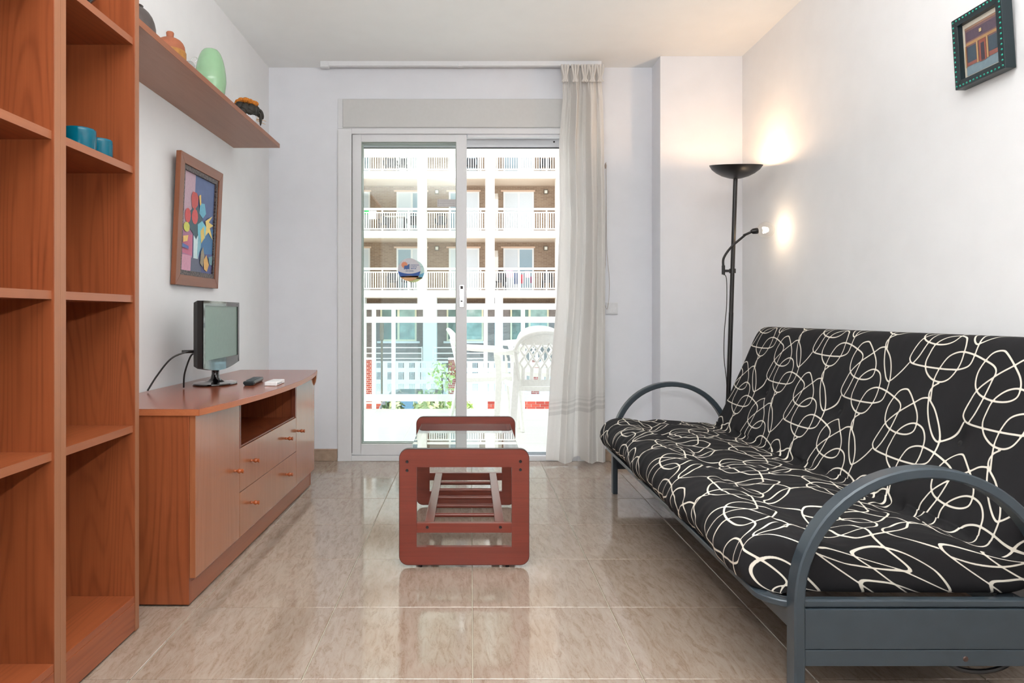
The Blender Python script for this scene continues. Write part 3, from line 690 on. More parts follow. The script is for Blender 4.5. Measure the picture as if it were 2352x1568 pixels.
# bezel: left, right, top bars and chin
m.prism([(0,zb),(bz,zb+.0),(bz,zt),(0,zt)],lambda a,b2,k:TF(a,b2,-.004+.006*k))
m.prism([(TW-bz,zb),(TW,zb),(TW,zt),(TW-bz,zt)],lambda a,b2,k:TF(a,b2,-.004+.006*k))
m.prism([(bz,zt-.02),(TW-bz,zt-.02),(TW-bz,zt),(bz,zt)],lambda a,b2,k:TF(a,b2,-.004+.006*k))
m.prism([c for c in chin]+[(TW,zb+.0),(TW-bz,zb+.03),(bz,zb+.03),(0,zb)],lambda a,b2,k:TF(a,b2,-.004+.006*k))
m.build('bezel',M_tvblk,tv)
m=MB(); m.prism(ins,lambda a,b2,k:TF(a,b2,-.004+.002*k)); m.build('screen',M_screen,tv)
m=MB(); m.prism([(TW-.04,zt-.012),(TW-.022,zt-.012),(TW-.022,zt-.008),(TW-.04,zt-.008)],lambda a,b2,k:TF(a,b2,.0022+.0003*k)); m.build('badge',M_button,tv)
sc_=TF(TW/2,0,-.03)
m=MB(); pr=[(.112,.0),(.115,.003),(.112,.008),(.06,.011),(.034,.016),(.022,.026),(.017,.045),(.018,.066),(.026,.078)]
rows=[[(sc_.x+r*math.cos(a)*(.78 if r>.05 else .9),sc_.y+r*math.sin(a),TZ+h) for a in np.linspace(0,2*PI,48,endpoint=False)] for r,h in pr]
m.grid(rows,closed_u=True); m.f.append(tuple(range(48))[::-1]); m.m.append(0); m.f.append(tuple(range(8*48,9*48))); m.m.append(0)
m.build('stand',M_tvblk,tv,smooth=40)
c1=catmull([TF(.03,.79,-.045),(-1.14,2.80,.79),(-1.19,2.77,.765),(-1.235,2.745,.70),(-1.262,2.72,.642)],8)
m=MB(); m.tube(c1,.0035,8); m.cyl(TF(.03,.79,-.045),TF(.005,.79,-.085),.0065,seg=10); m.build('cable',M_cable,tv,smooth=True,label='power cable arching toward the wall')
c2=catmull([TF(.06,.78,-.05),(-1.145,2.85,.77),(-1.17,2.85,.70),(-1.178,2.86,.6405)],8)
MB().tube(c2,.0035,8).build('cable',M_cable,tv,smooth=True)
# remote + box
rm=thing('remote_control',(-.955,3.07,ZT),'dark remote control lying on the cabinet beside the television','remote control')
rz=Matrix.Translation((-.957,3.075,ZT+.0005))@Matrix.Rotation(.10,4,'Z')
def rbox(m,x0,x1,y0,y1,z0,z1): return m.box(x0,x1,y0,y1,z0,z1,M=rz)
m=MB(); sec=[(-.018,0),(.018,0),(.025,.010),(.022,.019),(-.022,.019),(-.025,.010)]
rows=[[rz@Vector((a*f,yy,h*g)) for a,h in sec] for yy,f,g in ((-.105,.86,.75),(-.100,1,.95),(.09,1,1.1),(.102,.9,.9))]
m.grid(rows,closed_u=True); m.f.append(tuple(range(6))[::-1]); m.m.append(0); m.f.append(tuple(range(18,24))); m.m.append(0)
m.build('body',M_remote,rm,bevel=.002)
m=MB()
for i in range(9):
    for j in range(3):
        if (i,j)==(0,1): continue
        rbox(m,-.014+j*.011,-.007+j*.011,-.085+i*.018,-.077+i*.018,.0185,.0222)
m.build('buttons',M_button,rm,kind='stuff')
rb=thing('white_box',(-.85,3.03,ZT),'small flat white plastic box with a slot, right of the remote control','box')
m=MB(); bzm=Matrix.Translation((-.852,3.03,ZT+.0005))@Matrix.Rotation(.02,4,'Z')
m.box(-.026,.026,-.07,.07,0,.017,M=bzm); m.build('case',M_box,rb,bevel=.003)
m=MB(); m.box(.0258,.0264,-.055,.02,.006,.0085,M=bzm); m.build('slot',M_button,rb)

# ============================================================ COFFEE TABLE
tx0,tx1=-.2655,.2175; yn,yf=2.588,3.428; tp=.022; zt0,zt1=.0095,.440
ct=thing('coffee_table',((tx0+tx1)/2,(yn+yf)/2,0),'reddish wood and glass coffee table with a slatted lower shelf, mid floor','coffee table')
def rrect(x0,x1,z0,z1,r,n=7):
    o=[]
    for cx_,cz_,a0 in ((x1-r,z1-r,0),(x0+r,z1-r,90),(x0+r,z0+r,180),(x1-r,z0+r,270)):
        for k in range(n+1):
            a=math.radians(a0+90*k/n); o.append((cx_+r*math.cos(a),cz_+r*math.sin(a)))
    return o
def panel(y0):
    outer=rrect(tx0,tx1,zt0,zt1,.034); sw=.0645
    holes=[(tx0+sw,tx1-sw,.165,.373),(tx0+sw,tx1-sw,.0757,.129)]
    # build frame as bars + ring so that holes stay open
    ix0,ix1=tx0+sw,tx1-sw
    m=MB()
    def pl(pts,mi=0): m.prism(pts,lambda a,b2,k:(a,y0+tp*k,b2),mi)
    topc=[p for p in outer if p[1]>.373]; 
    N8=8
    tr=outer[0:8]; tl=outer[8:16]; bl=outer[16:24]; br=outer[24:32]
    pl(tr+tl+[(tx0,.373),(tx1,.373)])                     # top rail
    pl([(tx0,.373),(tx0,.0757),(ix0,.0757),(ix0,.373)])   # left stile
    pl([(ix1,.373),(ix1,.0757),(tx1,.0757),(tx1,.373)])
    pl(bl+br+[(tx1,.0757),(tx0,.0757)])
    f=m.build('end_frame',M_table,ct)
    MB().box(ix0,ix1,y0+.001,y0+tp-.001,.129,.165).build('crossbar',M_table,f,bevel=.001)
    e=MB(); o2=rrect(tx0-.0006,tx1+.0006,zt0-.0006,zt1+.0006,.0346)
    e.grid([[(a,y0+.0+tp*k,b2) for a,b2 in o2] for k in (0.0,1.0)],closed_u=True)
    for s_,yy in ((-1,y0-.0003),(1,y0+tp+.0003)):
        o3=rrect(tx0+.0012,tx1-.0012,zt0+.0012,zt1-.0012,.0328)
        e.grid([[(a,yy,b2) for a,b2 in o2],[(a,yy,b2) for a,b2 in o3]],closed_u=True)
    e.build('edge_banding',M_tedge,f)
    return f
f1=panel(yn); f2=panel(yf-tp)
def screw(x,z,y):
    MB().lathe([(.0001,0),(.0042,-.0002),(.0055,-.001),(.0055,.001)],(x,y,z),14,axis='y').build('screw',M_screw,ct)
for px,py in ((935,1060),(935,1080),(1195.5,1059.5),(1195.5,1078.5),(981.5,1210.5),(1149.5,1210.5)):
    q=P(px,py,yn-.0006); screw(q[0],q[2],yn-.0006)
for s_ in (0,1):
    x=tx0+.028 if s_==0 else tx1-.046
    MB().box(x,x+.018,yn+tp,yf-tp,.350,.398).build('side_rail',M_tableY,ct,bevel=.001)
tg=MB().box(tx0+.026,tx1-.026,yn+tp+.001,yf-tp-.001,.399,.406); tg.build('glass_top',[M_tabglass],ct)
MB().box(tx0+.0255,tx0+.026,yn+tp+.001,yf-tp-.001,.3995,.4055).box(tx1-.026,tx1-.0255,yn+tp+.001,yf-tp-.001,.3995,.4055).build('glass_edge',plain('pale_green_glass_edge',srgb(200,218,208),.2),ct)
for x in (-.155,.108): MB().box(x-.017,x+.017,yn+tp,yf-tp,.142,.165).build('shelf_rail',M_tableY,ct,bevel=.0015)
for k in range(5):
    yy=2.736+.1295*k; MB().cyl((-.138,yy,.153),(.091,yy,.153),.0085,seg=14).build('dowel',M_table,ct,smooth=True)
for px in (966,1165):
    for yy in (yn+.011,yf-.011): MB().cyl(((px-CX)*2.6/FPX,yy,0),((px-CX)*2.6/FPX,yy,zt0+.001),.007,seg=12).build('foot',M_screw,ct)

# ============================================================ FLOOR LAMP
LY=3.84; lx0=1.405; lx1=1.4604; lz=1.705
lp=thing('floor_lamp',(lx0,LY,0),'black uplighter floor lamp with a reading arm, lit, in the corner','lamp')
tilt=lambda z:lx0+(lx1-lx0)*z/lz
MB().lathe([(.122,.0005),(.125,.006),(.122,.016),(.08,.024),(.02,.030),(.0001,.032)],(lx0,LY,0),48).build('base',M_blk,lp,smooth=40)
MB().cyl((tilt(.02),LY,.02),(tilt(.95),LY,.95),.0125,seg=20).build('pole',M_blk,lp,smooth=True)
MB().cyl((tilt(.95),LY,.95),(tilt(lz),LY,lz),.0115,seg=20).build('pole',M_blk,lp,smooth=True)
bo=[(.012,-.064),(.03,-.062),(.07,-.050),(.10,-.034),(.125,-.014),(.138,.006),(.140,.010),(.136,.009),(.122,-.010),(.098,-.028),(.068,-.044),(.03,-.054),(.0001,-.055)]
ZB=1.752
RT=Matrix.Translation((lx1,LY,ZB))@Matrix.Rotation(math.radians(9),4,'X')@Matrix.Translation((-lx1,-LY,-ZB))
bw_=MB().lathe([(r,ZB+h) for r,h in bo],(lx1+.001,LY,0),56); bw_.v=[tuple(RT@Vector(v)) for v in bw_.v]
bw_.build('bowl',M_blk,lp,smooth=40,label='shallow black uplighter bowl')
MB().cyl((lx1-.02,LY,ZB-.035),(lx1+.03,LY,ZB-.035),.006,seg=12).build('halogen_tube',plain('lit_halogen',srgb(255,230,190),.3,Emission_Color=(1,.72,.42,1),Emission_Strength=25),lp)
light('uplighter_light','POINT',(lx1,LY,ZB-.012),8,(1,.64,.37),shadow_soft_size=.03)
zc=1.18; xc=tilt(zc)
m=MB(); m.cyl((xc,LY,zc-.012),(xc,LY,zc+.012),.0175,seg=20); m.box(xc-.052,xc+.0,LY-.007,LY+.007,zc-.007,zc+.007); m.cyl((xc-.05,LY,zc-.02),(xc-.05,LY,zc+.03),.009,seg=14)
m.build('clamp',M_blk,lp,smooth=30)
BU=Vector((1.570,3.715,0)); BU.z=EH-(528-CY)*3.715/FPX
arm=catmull([(xc-.05,LY,zc+.02),(xc-.05,LY-.005,zc+.07),(xc-.015,LY-.025,zc+.13),(xc+.045,LY-.06,zc+.19),(BU.x-.10,BU.y+.03,BU.z-.025),(BU.x-.062,BU.y+.008,BU.z-.006)],10)
MB().tube(arm,.0065,12).build('gooseneck',M_blk,lp,smooth=True)
d=(BU-Vector(arm[-1])).normalized()
m=MB(); m.tube([Vector(arm[-1])-d*.012,Vector(arm[-1])+d*.0,Vector(arm[-1])+d*.02,Vector(arm[-1])+d*.026],[.007,.0145,.0165,.015],20); m.build('socket',M_blk,lp,smooth=40)
bulb=MB(); rows=[]
R=.044
A_=Vector(arm[-1])+d*.022
u_=Vector((0,0,1)); u_=(u_-d*u_.dot(d)).normalized(); w_=d.cross(u_); cc=BU+d*.004
prof=[(.012,(A_-cc).dot(d))]+[(R*math.sin(th),-R*math.cos(th)) for th in np.linspace(.45,PI,16)]
for r,h in prof: rows.append([cc+d*h+(u_*math.cos(a)+w_*math.sin(a))*max(r,.0002) for a in np.linspace(0,2*PI,28,endpoint=False)])
bulb.grid(rows,closed_u=True); bulb.build('bulb',glassmat('bulb_glass',(1,.99,.97,1),1.35,.03),lp,smooth=True,label='lit clear globe bulb')
MB().tube([cc-d*.016-u_*.012,cc-d*.004-u_*.012,cc+d*.006,cc-d*.004+u_*.012,cc-d*.016+u_*.012],.0045,8).build('filament',plain('lit_filament',(1,.8,.5,1),.4,Emission_Color=(1,.84,.6,1),Emission_Strength=60),lp)
light('bulb_light','POINT',tuple(cc),1.1,(1,.72,.46),shadow_soft_size=.016)
cordp=[(xc-.05,LY,zc-.02)]+[P(px,py,LY-.004) for px,py in ((1668.5,640),(1669,700),(1664,760),(1663,820),(1669,880),(1667,930))]+[(1.375,LY-.02,.25),(1.36,LY-.01,.04),(1.33,LY+.1,.006)]
MB().tube(catmull(cordp,8),.0022,6).build('cord',M_cable,lp,smooth=True)

# ============================================================ FUTON SOFA FRAME
FY0,FY1=1.60,3.69
fr=thing('sofa_bed_frame',(1.05,2.65,0),'blue-grey metal sofa bed frame with arched armrests, along the right wall','sofa bed')
def arm_end(y0,near):
    # arch of flat bar, outer radius .31
    yc=y0+.0225; r=.31-.0125; cx_,cz_=1.055,.277
    pts=[(cx_-r,yc,.0)]+[(cx_-r,yc,z) for z in (.1,.2)]+[(cx_-r*math.cos(a),yc,cz_+r*math.sin(a)) for a in np.linspace(0,PI,33)]+[(cx_+r,yc,z) for z in (.2,.1)]+[(cx_+r,yc,0)]
    o=MB().tube(pts,.01,flat=(.045,.025),up=(0,1,0)).build('armrest_arch',M_steel,fr,smooth=35)
    x0,x1=cx_-r+.013,cx_+r-.013; yy0,yy1=(y0+.004,y0+.03)
    MB().box(x0,x1,yy0+.004,yy1,.263,.281).build('end_top_rail',M_steel,fr,bevel=.004)
    MB().box(x0,x1,yy0,yy1,.169,.261).build('end_panel',M_steel,fr,bevel=.0015)
    MB().box(x0,x1,yy0,yy1,.130,.1675).build('end_lower_rail',M_steel,fr,bevel=.0015)
    for bx_ in (1.14,): MB().lathe([(.0001,-.002),(.005,-.0018),(.0065,0),(.0065,.001)],(bx_,yy0 if near else yy1,.147),16,axis='y').build('bolt',plain('rusty_bolt',srgb(70,50,44),.5,metal=.4),fr)
arm_end(FY0,True); arm_end(FY1-.045,False)
MB().box(.757,.785,FY0+.045,FY1-.045,.195,.247).build('side_beam',M_steel,fr,bevel=.002)
MB().box(1.325,1.352,FY0+.045,FY1-.045,.195,.247).build('side_beam',M_steel,fr,bevel=.002)
# seat deck: rounded tube loop + slats
ring=[]
for cx_,cy_,a0 in ((1.24,FY1-.14,0),(.775,FY1-.14,90),(.775,FY0+.12,180),(1.24,FY0+.12,270)):
    for k in range(7):
        a=math.radians(a0+15*k); ring.append((cx_+.065*math.cos(a),cy_+.065*math.sin(a),.2565))
MB().tube(ring,.017,closed=True,flat=(.016,.034),up=(0,0,1)).build('seat_tube',M_steel,fr,smooth=35)
for k in range(12):
    yy=FY0+.16+k*.156; MB().box(.735,1.28,yy,yy+.05,.252,.2585).build('seat_slat',M_steel,fr,bevel=.001)
# back frame behind mattress
def bp(s,y,n): # back plane
    return (1.288+.44*s/1.0925+.13*.915+n*.915, y, .36+s/1.0925*1.0-.13*.40-n*.4)
ring=[bp(0,FY0+.08,0),bp(.50,FY0+.08,0),bp(.52,FY0+.12,0),bp(.52,FY1-.12,0),bp(.50,FY1-.08,0),bp(0,FY1-.08,0)]
MB().tube(ring,.011,10,closed=True).build('back_tube',M_steel,fr,smooth=True)
for k in range(9):
    yy=FY0+.25+k*.2; m=MB(); m.tube([bp(.0,yy,0),bp(.52,yy,0)],.007,8); m.build('back_bar',M_steel,fr,smooth=True)
# under-deck castor ring seen below the near end panel
MB().tube([(1.205+.085*math.cos(a),FY0+.055,.142+.04*math.sin(a)-.01) for a in np.linspace(PI,2*PI,15)],.006,8).build('handle_loop',M_blk,fr,smooth=True,label='dark curved pull under the end panel')
for x in (.757+.0,1.34):
    pass
tri=MB(); tri.prism([(.760,.195),(.86,.195),(.80,.14),(.760,.135)],lambda a,b2,k:(a,FY1-.043+.006*k,b2)); tri.build('gusset',M_steel,fr)

# ============================================================ FUTON MATTRESS
PX_,PS_=.656,.31
def mo(px,py):
    px=1690+px/4.9; py=740+py/4.9; a=(px-CX)/FPX; b=(py-CY)/FPX
    Y=1.5258/(a+.44*b); z=.94-b*Y; return (Y,(z-.404)*1.0925)
strokes=[
 ([(1690,270),(1630,282),(1560,330),(1430,420),(1300,535),(1230,635),(1175,730),(1165,775),(1185,812),(1285,850),(1400,880),(1490,895),(1560,900),(1640,872),(1690,790),(1735,660),(1752,560),(1752,470),(1735,370),(1695,275),(1700,215),(1735,160),(1785,122)],False),
 ([(1690,272),(1676,370),(1675,470),(1690,590),(1710,648),(1735,655),(1800,610),(1880,535),(1955,450)],False),
 ([(1185,812),(1240,745),(1300,650),(1350,560),(1400,460),(1433,390),(1425,340),(1375,295),(1300,245),(1220,225),(1140,262),(1075,350),(1030,440),(1008,510),(990,590),(980,640)],False),
 ([(1495,210),(1430,235),(1360,320),(1310,410),(1285,510),(1300,575),(1350,615),(1420,635),(1490,628),(1545,590),(1575,510),(1580,430),(1560,340),(1525,240)],True),
 ([(1560,522),(1480,545),(1390,620),(1330,720),(1290,810),(1290,900),(1330,980),(1395,1015),(1460,995),(1520,930),(1570,850),(1605,760),(1632,650),(1620,560)],True)]
def distfield():
    segs=[]
    for pts,cl in strokes:
        q=catmull([(mo(*p)[0],mo(*p)[1],0) for p in pts],7,cl)
        q=[(v.x,v.y) for v in q]
        if cl: q.append(q[0])
        segs+= list(zip(q[:-1],q[1:]))
    A=np.array([s[0] for s in segs]); B=np.array([s[1] for s in segs])
    NX,NS=440,208; gx=(np.arange(NX)/NX*PX_); gs=(np.arange(NS)/NS*PS_)
    D=np.full((NX,NS),9.0)
    GX,GS=np.meshgrid(gx,gs,indexing='ij')
    for (a,b) in zip(A,B):
        for (ox,os_) in ((0,0),(PX_/2,PS_/2)):
            mx=(a[0]+b[0])/2+ox; ms=(a[1]+b[1])/2+os_
            dx=(GX-mx+PX_/2)%PX_-PX_/2; ds=(GS-ms+PS_/2)%PS_-PS_/2
            i=np.nonzero((abs(dx)<.035)&(abs(ds)<.035)); px=dx[i]; ps=ds[i]
            hx,hs=(b[0]-a[0])/2,(b[1]-a[1])/2; l2=hx*hx+hs*hs+1e-12
            tt=np.clip((px*hx+ps*hs)/l2,-1,1); dd=np.hypot(px-tt*hx,ps-tt*hs)
            D[i]=np.minimum(D[i],dd)
    return np.minimum(D,.03)
def mattress():
    top=[(.735,.262),(.70,.270),(.676,.295),(.672,.330),(.700,.372),(.76,.394),(.85,.402),(1.0,.400),(1.12,.392),(1.20,.380),(1.243,.372),(1.268,.384),(1.297,.425),(1.345,.53),(1.40,.655),(1.455,.78),(1.487,.848),(1.515,.873),(1.55,.877)]
    bot=[(.735,.262),(.80,.268),(.90,.270),(1.0,.270),(1.12,.270),(1.22,.270),(1.32,.275),(1.40,.33),(1.45,.43),(1.49,.53),(1.54,.65),(1.59,.77),(1.605,.83),(1.595,.865),(1.55,.877)]
    def res(pl,n):
        q=catmull([(a,b,0) for a,b in pl],20); q=np.array([(v.x,v.y) for v in q]); L=np.r_[0,np.cumsum(np.hypot(*np.diff(q,axis=0).T))]
        s=np.linspace(0,L[-1],n); return np.c_[np.interp(s,L,q[:,0]),np.interp(s,L,q[:,1])],L[-1]
    NT=480; NB=480
    Tp,Lt=res(top,NT); Bp,Lb=res(bot,NB)
    med=(Tp+Bp)/2
    Tn=np.gradient(Tp,axis=0); Tn/=np.linalg.norm(Tn,axis=1)[:,None]; Nt=np.c_[-Tn[:,1],Tn[:,0]]
    st=np.linspace(0,Lt,NT)
    # texture coordinate s : plane s=0 at z=.404 on the backrest
    i0=np.argmin(abs(Tp[:,1]-.404)+ (Tp[:,0]<1.25)*9); s_t=st-st[i0]
    y0,y1=FY0+.052,FY1-.052; NY=620; capw=.065
    vs=np.linspace(0,1,NY)
    # caps: boxy superellipse, print follows its arc length
    hth=.062; capw=.05; th=np.linspace(0,PI/2,200); cd_=capw*(1-np.cos(th)**.55); ck=np.sin(th)**.55
    ar_=np.r_[0,np.cumsum(np.hypot(np.diff(cd_),hth*np.diff(ck)))]; AR=ar_[-1]
    Ln=(y1-y0)-2*capw+2*AR; tt=vs*Ln; e_=np.minimum(tt,Ln-tt)
    dd_=np.where(e_<AR,np.interp(e_,ar_,cd_),capw+e_-AR); kv=np.where(e_<AR,np.interp(e_,ar_,ck),1.0)
    Yv=np.where(tt<Ln/2,y0+dd_,y1-dd_); tv_=y0+capw-AR+tt
    S,YY=np.meshgrid(st,Yv,indexing='ij')
    # puff between tufts, wrinkles
    disp=np.zeros_like(S)
    tufts=[(i0,None)]
    def nz(f1,f2,ph,ax=S,ay=YY): return np.sin(ax*f1+ph+1.7*np.sin(ay*f2*.6+ph*2))*np.sin(ay*f2+ph*3+1.3*np.sin(ax*f1*.4+ph))
    seat=(S<st[i0]-.02)
    wr=np.zeros_like(S)
    for f1,f2,a,ph in ((9,7,.006,.3),(17,12,.0035,1.1),(31,19,.002,2.7),(6,60,.0016,4.0)): wr+=a*nz(f1,f2,ph)
    # elongated creases on the seat radiating from tuft rows
    cre=-.016*np.exp(-((S-.36-.01*np.sin(YY*5))/.05)**2)+.012*np.exp(-((S-.20)/.09)**2)-.007*np.exp(-((S-.29-.012*np.sin(YY*6))/.012)**2)*(.4+.6*np.sin(YY*4.3+.5)**2)
    fineF=.0022*np.sin(YY*95+8*np.sin(S*7))*np.exp(-((S-.08)/.10)**2)*(.3+.7*np.sin(YY*3.1+1)**2)
    disp+=np.where(seat,wr*1.25+cre+fineF,wr*.28)
    tz=0
    tl=[(.35,3.27,.020,.055),(.36,2.60,.022,.055),(.42,1.93,.022,.055)]+[(st[i0]+.20,y,.020,.045) for y in (1.987,2.634,3.276)]
    for (s_,y_,a,r) in tl:
        d2=((S-s_)/r)**2+((YY-y_)/r)**2; disp-=a*np.exp(-d2)+ .5*a*np.exp(-d2/5)
    pinch=np.exp(-((S-(st[i0]-.035))/.022)**2); disp+=pinch*(.005*np.sin(YY*70+3*np.sin(YY*9))-.012)
    # seat slopes: slightly lower crease at the near end
    endt=np.minimum(1,(np.sin(np.pi*np.clip(st/Lt,0,1)))*8)[:,None]
    topX=Tp[:,0][:,None]+Nt[:,0][:,None]*disp*endt; topZ=Tp[:,1][:,None]+Nt[:,1][:,None]*disp*endt
    mX=med[:,0][:,None]; mZ=med[:,1][:,None]
    tX=mX+(topX-mX)*kv[None,:]; tZ=mZ+(topZ-mZ)*kv[None,:]
    bX=mX+(Bp[:,0][:,None]-mX)*kv[None,:]; bZ=mZ+(Bp[:,1][:,None]-mZ)*kv[None,:]
    # round the outline corners in plan at both ends
    e=np.minimum(Yv-y0,y1-Yv); rc=np.clip(1-e/.05,0,1)**2
    def corner(X,Z):
        f=np.clip((.80-X)/.13,0,1); X=X+f*rc[None,:]*.035
        g=np.clip((Z-.80)/.08,0,1); Z=Z-g*rc[None,:]*.02
        return X,Z
    tX,tZ=corner(tX,tZ); bX,bZ=corner(bX,bZ)
    def plan(X):
        w_=np.exp(-np.maximum(0,np.minimum(Yv-y0,y1-Yv))/.07)[None,:]; sg=np.where(Yv<(y0+y1)/2,1,-1)[None,:]
        return Yv[None,:]+sg*w_*.065*np.clip((1.0-X)/.32,0,1)**2
    YTt=plan(tX); YTb=plan(bX)
    # near-end sag of the bottom seam
    V=np.r_[np.c_[tX.ravel(),YTt.ravel(),tZ.ravel()],np.c_[bX.ravel(),YTb.ravel(),bZ.ravel()]]
    def quads(off,flip):
        I,J=np.meshgrid(np.arange(NT-1),np.arange(NY-1),indexing='ij'); a=(I*NY+J+off).ravel(); b=a+NY; c=b+1; d=a+1
        return np.c_[a,b,c,d] if flip else np.c_[a,d,c,b]
    Fq=np.r_[quads(0,False),quads(NT*NY,True)]
    # stitch shared borders (first/last s row, first/last y col) by merging
    D=distfield(); NX,NS=D.shape
    def samp(yv,sv):
        fx=(yv/PX_)%1*NX; fs=(sv/PS_)%1*NS; i=np.floor(fx).astype(int); j=np.floor(fs).astype(int); u=fx-i; w=fs-j; i%=NX; j%=NS; i1=(i+1)%NX; j1=(j+1)%NS
        return (D[i,j]*(1-u)+D[i1,j]*u)*(1-w)+(D[i,j1]*(1-u)+D[i1,j1]*u)*w
    sT=np.broadcast_to(s_t[:,None],tX.shape); yT=np.broadcast_to(tv_[None,:],tX.shape)
    # cap: continue the print down the end
    dT=samp(yT.ravel(),sT.ravel()); sb_=s_t[0]-np.linspace(0,Lb,NB); 
    tB=np.where(e_<AR+.03,np.where(tt<Ln/2,2*tv_[0]-tv_,2*tv_[-1]-tv_),tv_); near_=(e_<AR+.03)[None,:]
    dB=samp(np.broadcast_to(tB[None,:],tX.shape).ravel(),np.where(near_,s_t[:,None],sb_[:,None]).ravel())
    kk=np.broadcast_to((kv<.02)[None,:],tX.shape)
    me=bpy.data.meshes.new('cover'); me.vertices.add(len(V)); 
    me.vertices.foreach_set('co',V.ravel().astype(np.float32)); 
    me.loops.add(Fq.size); me.loops.foreach_set('vertex_index',Fq.ravel().astype(np.int32))
    me.polygons.add(len(Fq)); me.polygons.foreach_set('loop_start',np.arange(0,Fq.size,4,dtype=np.int32)); me.polygons.foreach_set('loop_total',np.full(len(Fq),4,dtype=np.int32))
    me.update(calc_edges=True); me.validate()
    at=me.attributes.new('line_distance','FLOAT','POINT'); at.data.foreach_set('value',np.r_[dT,dB].astype(np.float32))
    me.polygons.foreach_set('use_smooth',[True]*len(me.polygons))
    a=N('charcoal_print_cloth'); t1=a.n('ShaderNodeAttribute'); t1.attribute_name='line_distance'
    w=a.noise(a.coords((700,700,700)),1,2); 
    f=a.math('ADD',t1.outputs['Fac'],a.math('MULTIPLY_ADD',w,.0003,-.00015))
    mask=a.ramp(a.math('MULTIPLY',f,100),[(.235,(1,1,1,1)),(.30,(0,0,0,1))])
    c=a.mix(mask,a.mix(w,srgb(27,27,29),srgb(36,35,37)),srgb(216,210,198)); a.l(c,a.p.inputs['Base Color']); a.p.inputs['Roughness'].default_value=.85
    a.p.inputs['Specular IOR Level'].default_value=.18; a.bump(w,.15,.0006)
    me.materials.append(a.m)
    t=thing('futon_mattress',(1.1,2.65,.26),'folded charcoal futon mattress printed with looping cream lines, on the sofa frame','mattress')
    me.transform(Matrix.Translation(-t.location))
    o=bpy.data.objects.new('cover',me); COL.objects.link(o); o.parent=t
    Mbtn=plain('tuft_black',srgb(18,18,20),.8)
    for (s_,y_,aa,r) in tl:
        i=int(np.argmin(abs(st-s_))); j=int(np.argmin(abs(Yv-y_)))
        c=Vector((tX[i,j],Yv[j],tZ[i,j])); nn=Vector((Nt[i,0],0,Nt[i,1])); nn.normalize()
        u=Vector((0,1,0)); w2=nn.cross(u); m=MB(); rows=[]
        for rr,hh in ((.009,-.002),(.009,.001),(.006,.003),(.0004,.0038)): rows.append([c+nn*hh+(u*math.cos(q)+w2*math.sin(q))*rr for q in np.linspace(0,2*PI,12,endpoint=False)])
        m.grid(rows,closed_u=True); m.build('tuft',Mbtn,t,smooth=True)
    # dark piping along the lower edge
    pts=[(Tp[2,0]+(.035*rc[j]),Yv[j],Tp[2,1]-.002) for j in range(12,NY-12,6)]
    MB().tube(pts,.005,8).build('piping',Mbtn,t,smooth=True)
    ey=y0+.001; 
    pts=[(x,ey+0,.2875) for x in np.linspace(.77,1.32,30)]
    return t
mattress()

# ============================================================ BALCONY
BY1=6.96
M_btile=plain('white_balcony_tile',srgb(236,234,228),.25,noise=.02)
bf=struct(MB().box(-2.6,3.2,YB+.25,BY1,-.16,-.0025).build('balcony_floor',plain('balcony_grout',srgb(238,236,230),.8)))
bt=None
for i in range(14):
    for j in range(6):
        if bt is None: c=MB().box(0,.406,0,.366,-.02,0).build('tile',M_btile,local=True,bevel=.0015); bt=c
        else: c=bt.copy(); COL.objects.link(c)
        c.parent=bf; c.location=(-2.55+i*.41,YB+.252+j*.37,0)
struct(MB().box(DX0-.02,DX1+.02,YB+.01,YB+.30,-.02,.001).build('trim_4',M_white_al))
struct(MB().box(-2.6,3.2,6.72,6.95,2.505,2.74).build('trim_6',plain('outer_render',srgb(235,232,225),.8)))['label']='white beam over the balcony edge'
rg=thing('balcony_railing',(0,BY1-.03,0),'white metal balcony railing with bluish glass infill outside the door','railing')
def RB(px0,px1,py0,py1,dy=.02,Y=BY1-.03,name='rail'):
    a=P(px0,py1,Y); b=P(px1,py0,Y); return MB().box(a[0],b[0],Y-dy,Y+dy,a[2],b[2]).build(name,M_railw,rg,bevel=.003)
M_railw=plain('white_railing_paint',srgb(242,242,240),.4)
RB(600,1560,697,711,.03,name='top_rail'); RB(600,1560,727,741,name='middle_rail'); RB(600,1560,905,921,name='bottom_rail')
for px in (660,745,836,859,904,1115.5,1201,1288,1375,1460,1545):
    Y=BY1-.03; a=P(px,722,Y); w=.02
    MB().box(a[0]-w,a[0]+w,Y-.018,Y+.018,0,.99).build('post',M_railw,rg,bevel=.003)
a=P(600,905,BY1-.03); b=P(1560,741,BY1-.03)
for x0,x1 in ((a[0],P(836,0,6.93)[0]),(P(904,0,6.93)[0],P(1115,0,6.93)[0]),(P(1115,0,6.93)[0],b[0]),(P(859,0,6.93)[0],P(904,0,6.93)[0])):
    MB().box(x0+.021,x1-.021,BY1-.033,BY1-.027,a[2],b[2]).build('glass_panel',M_railglass,rg)
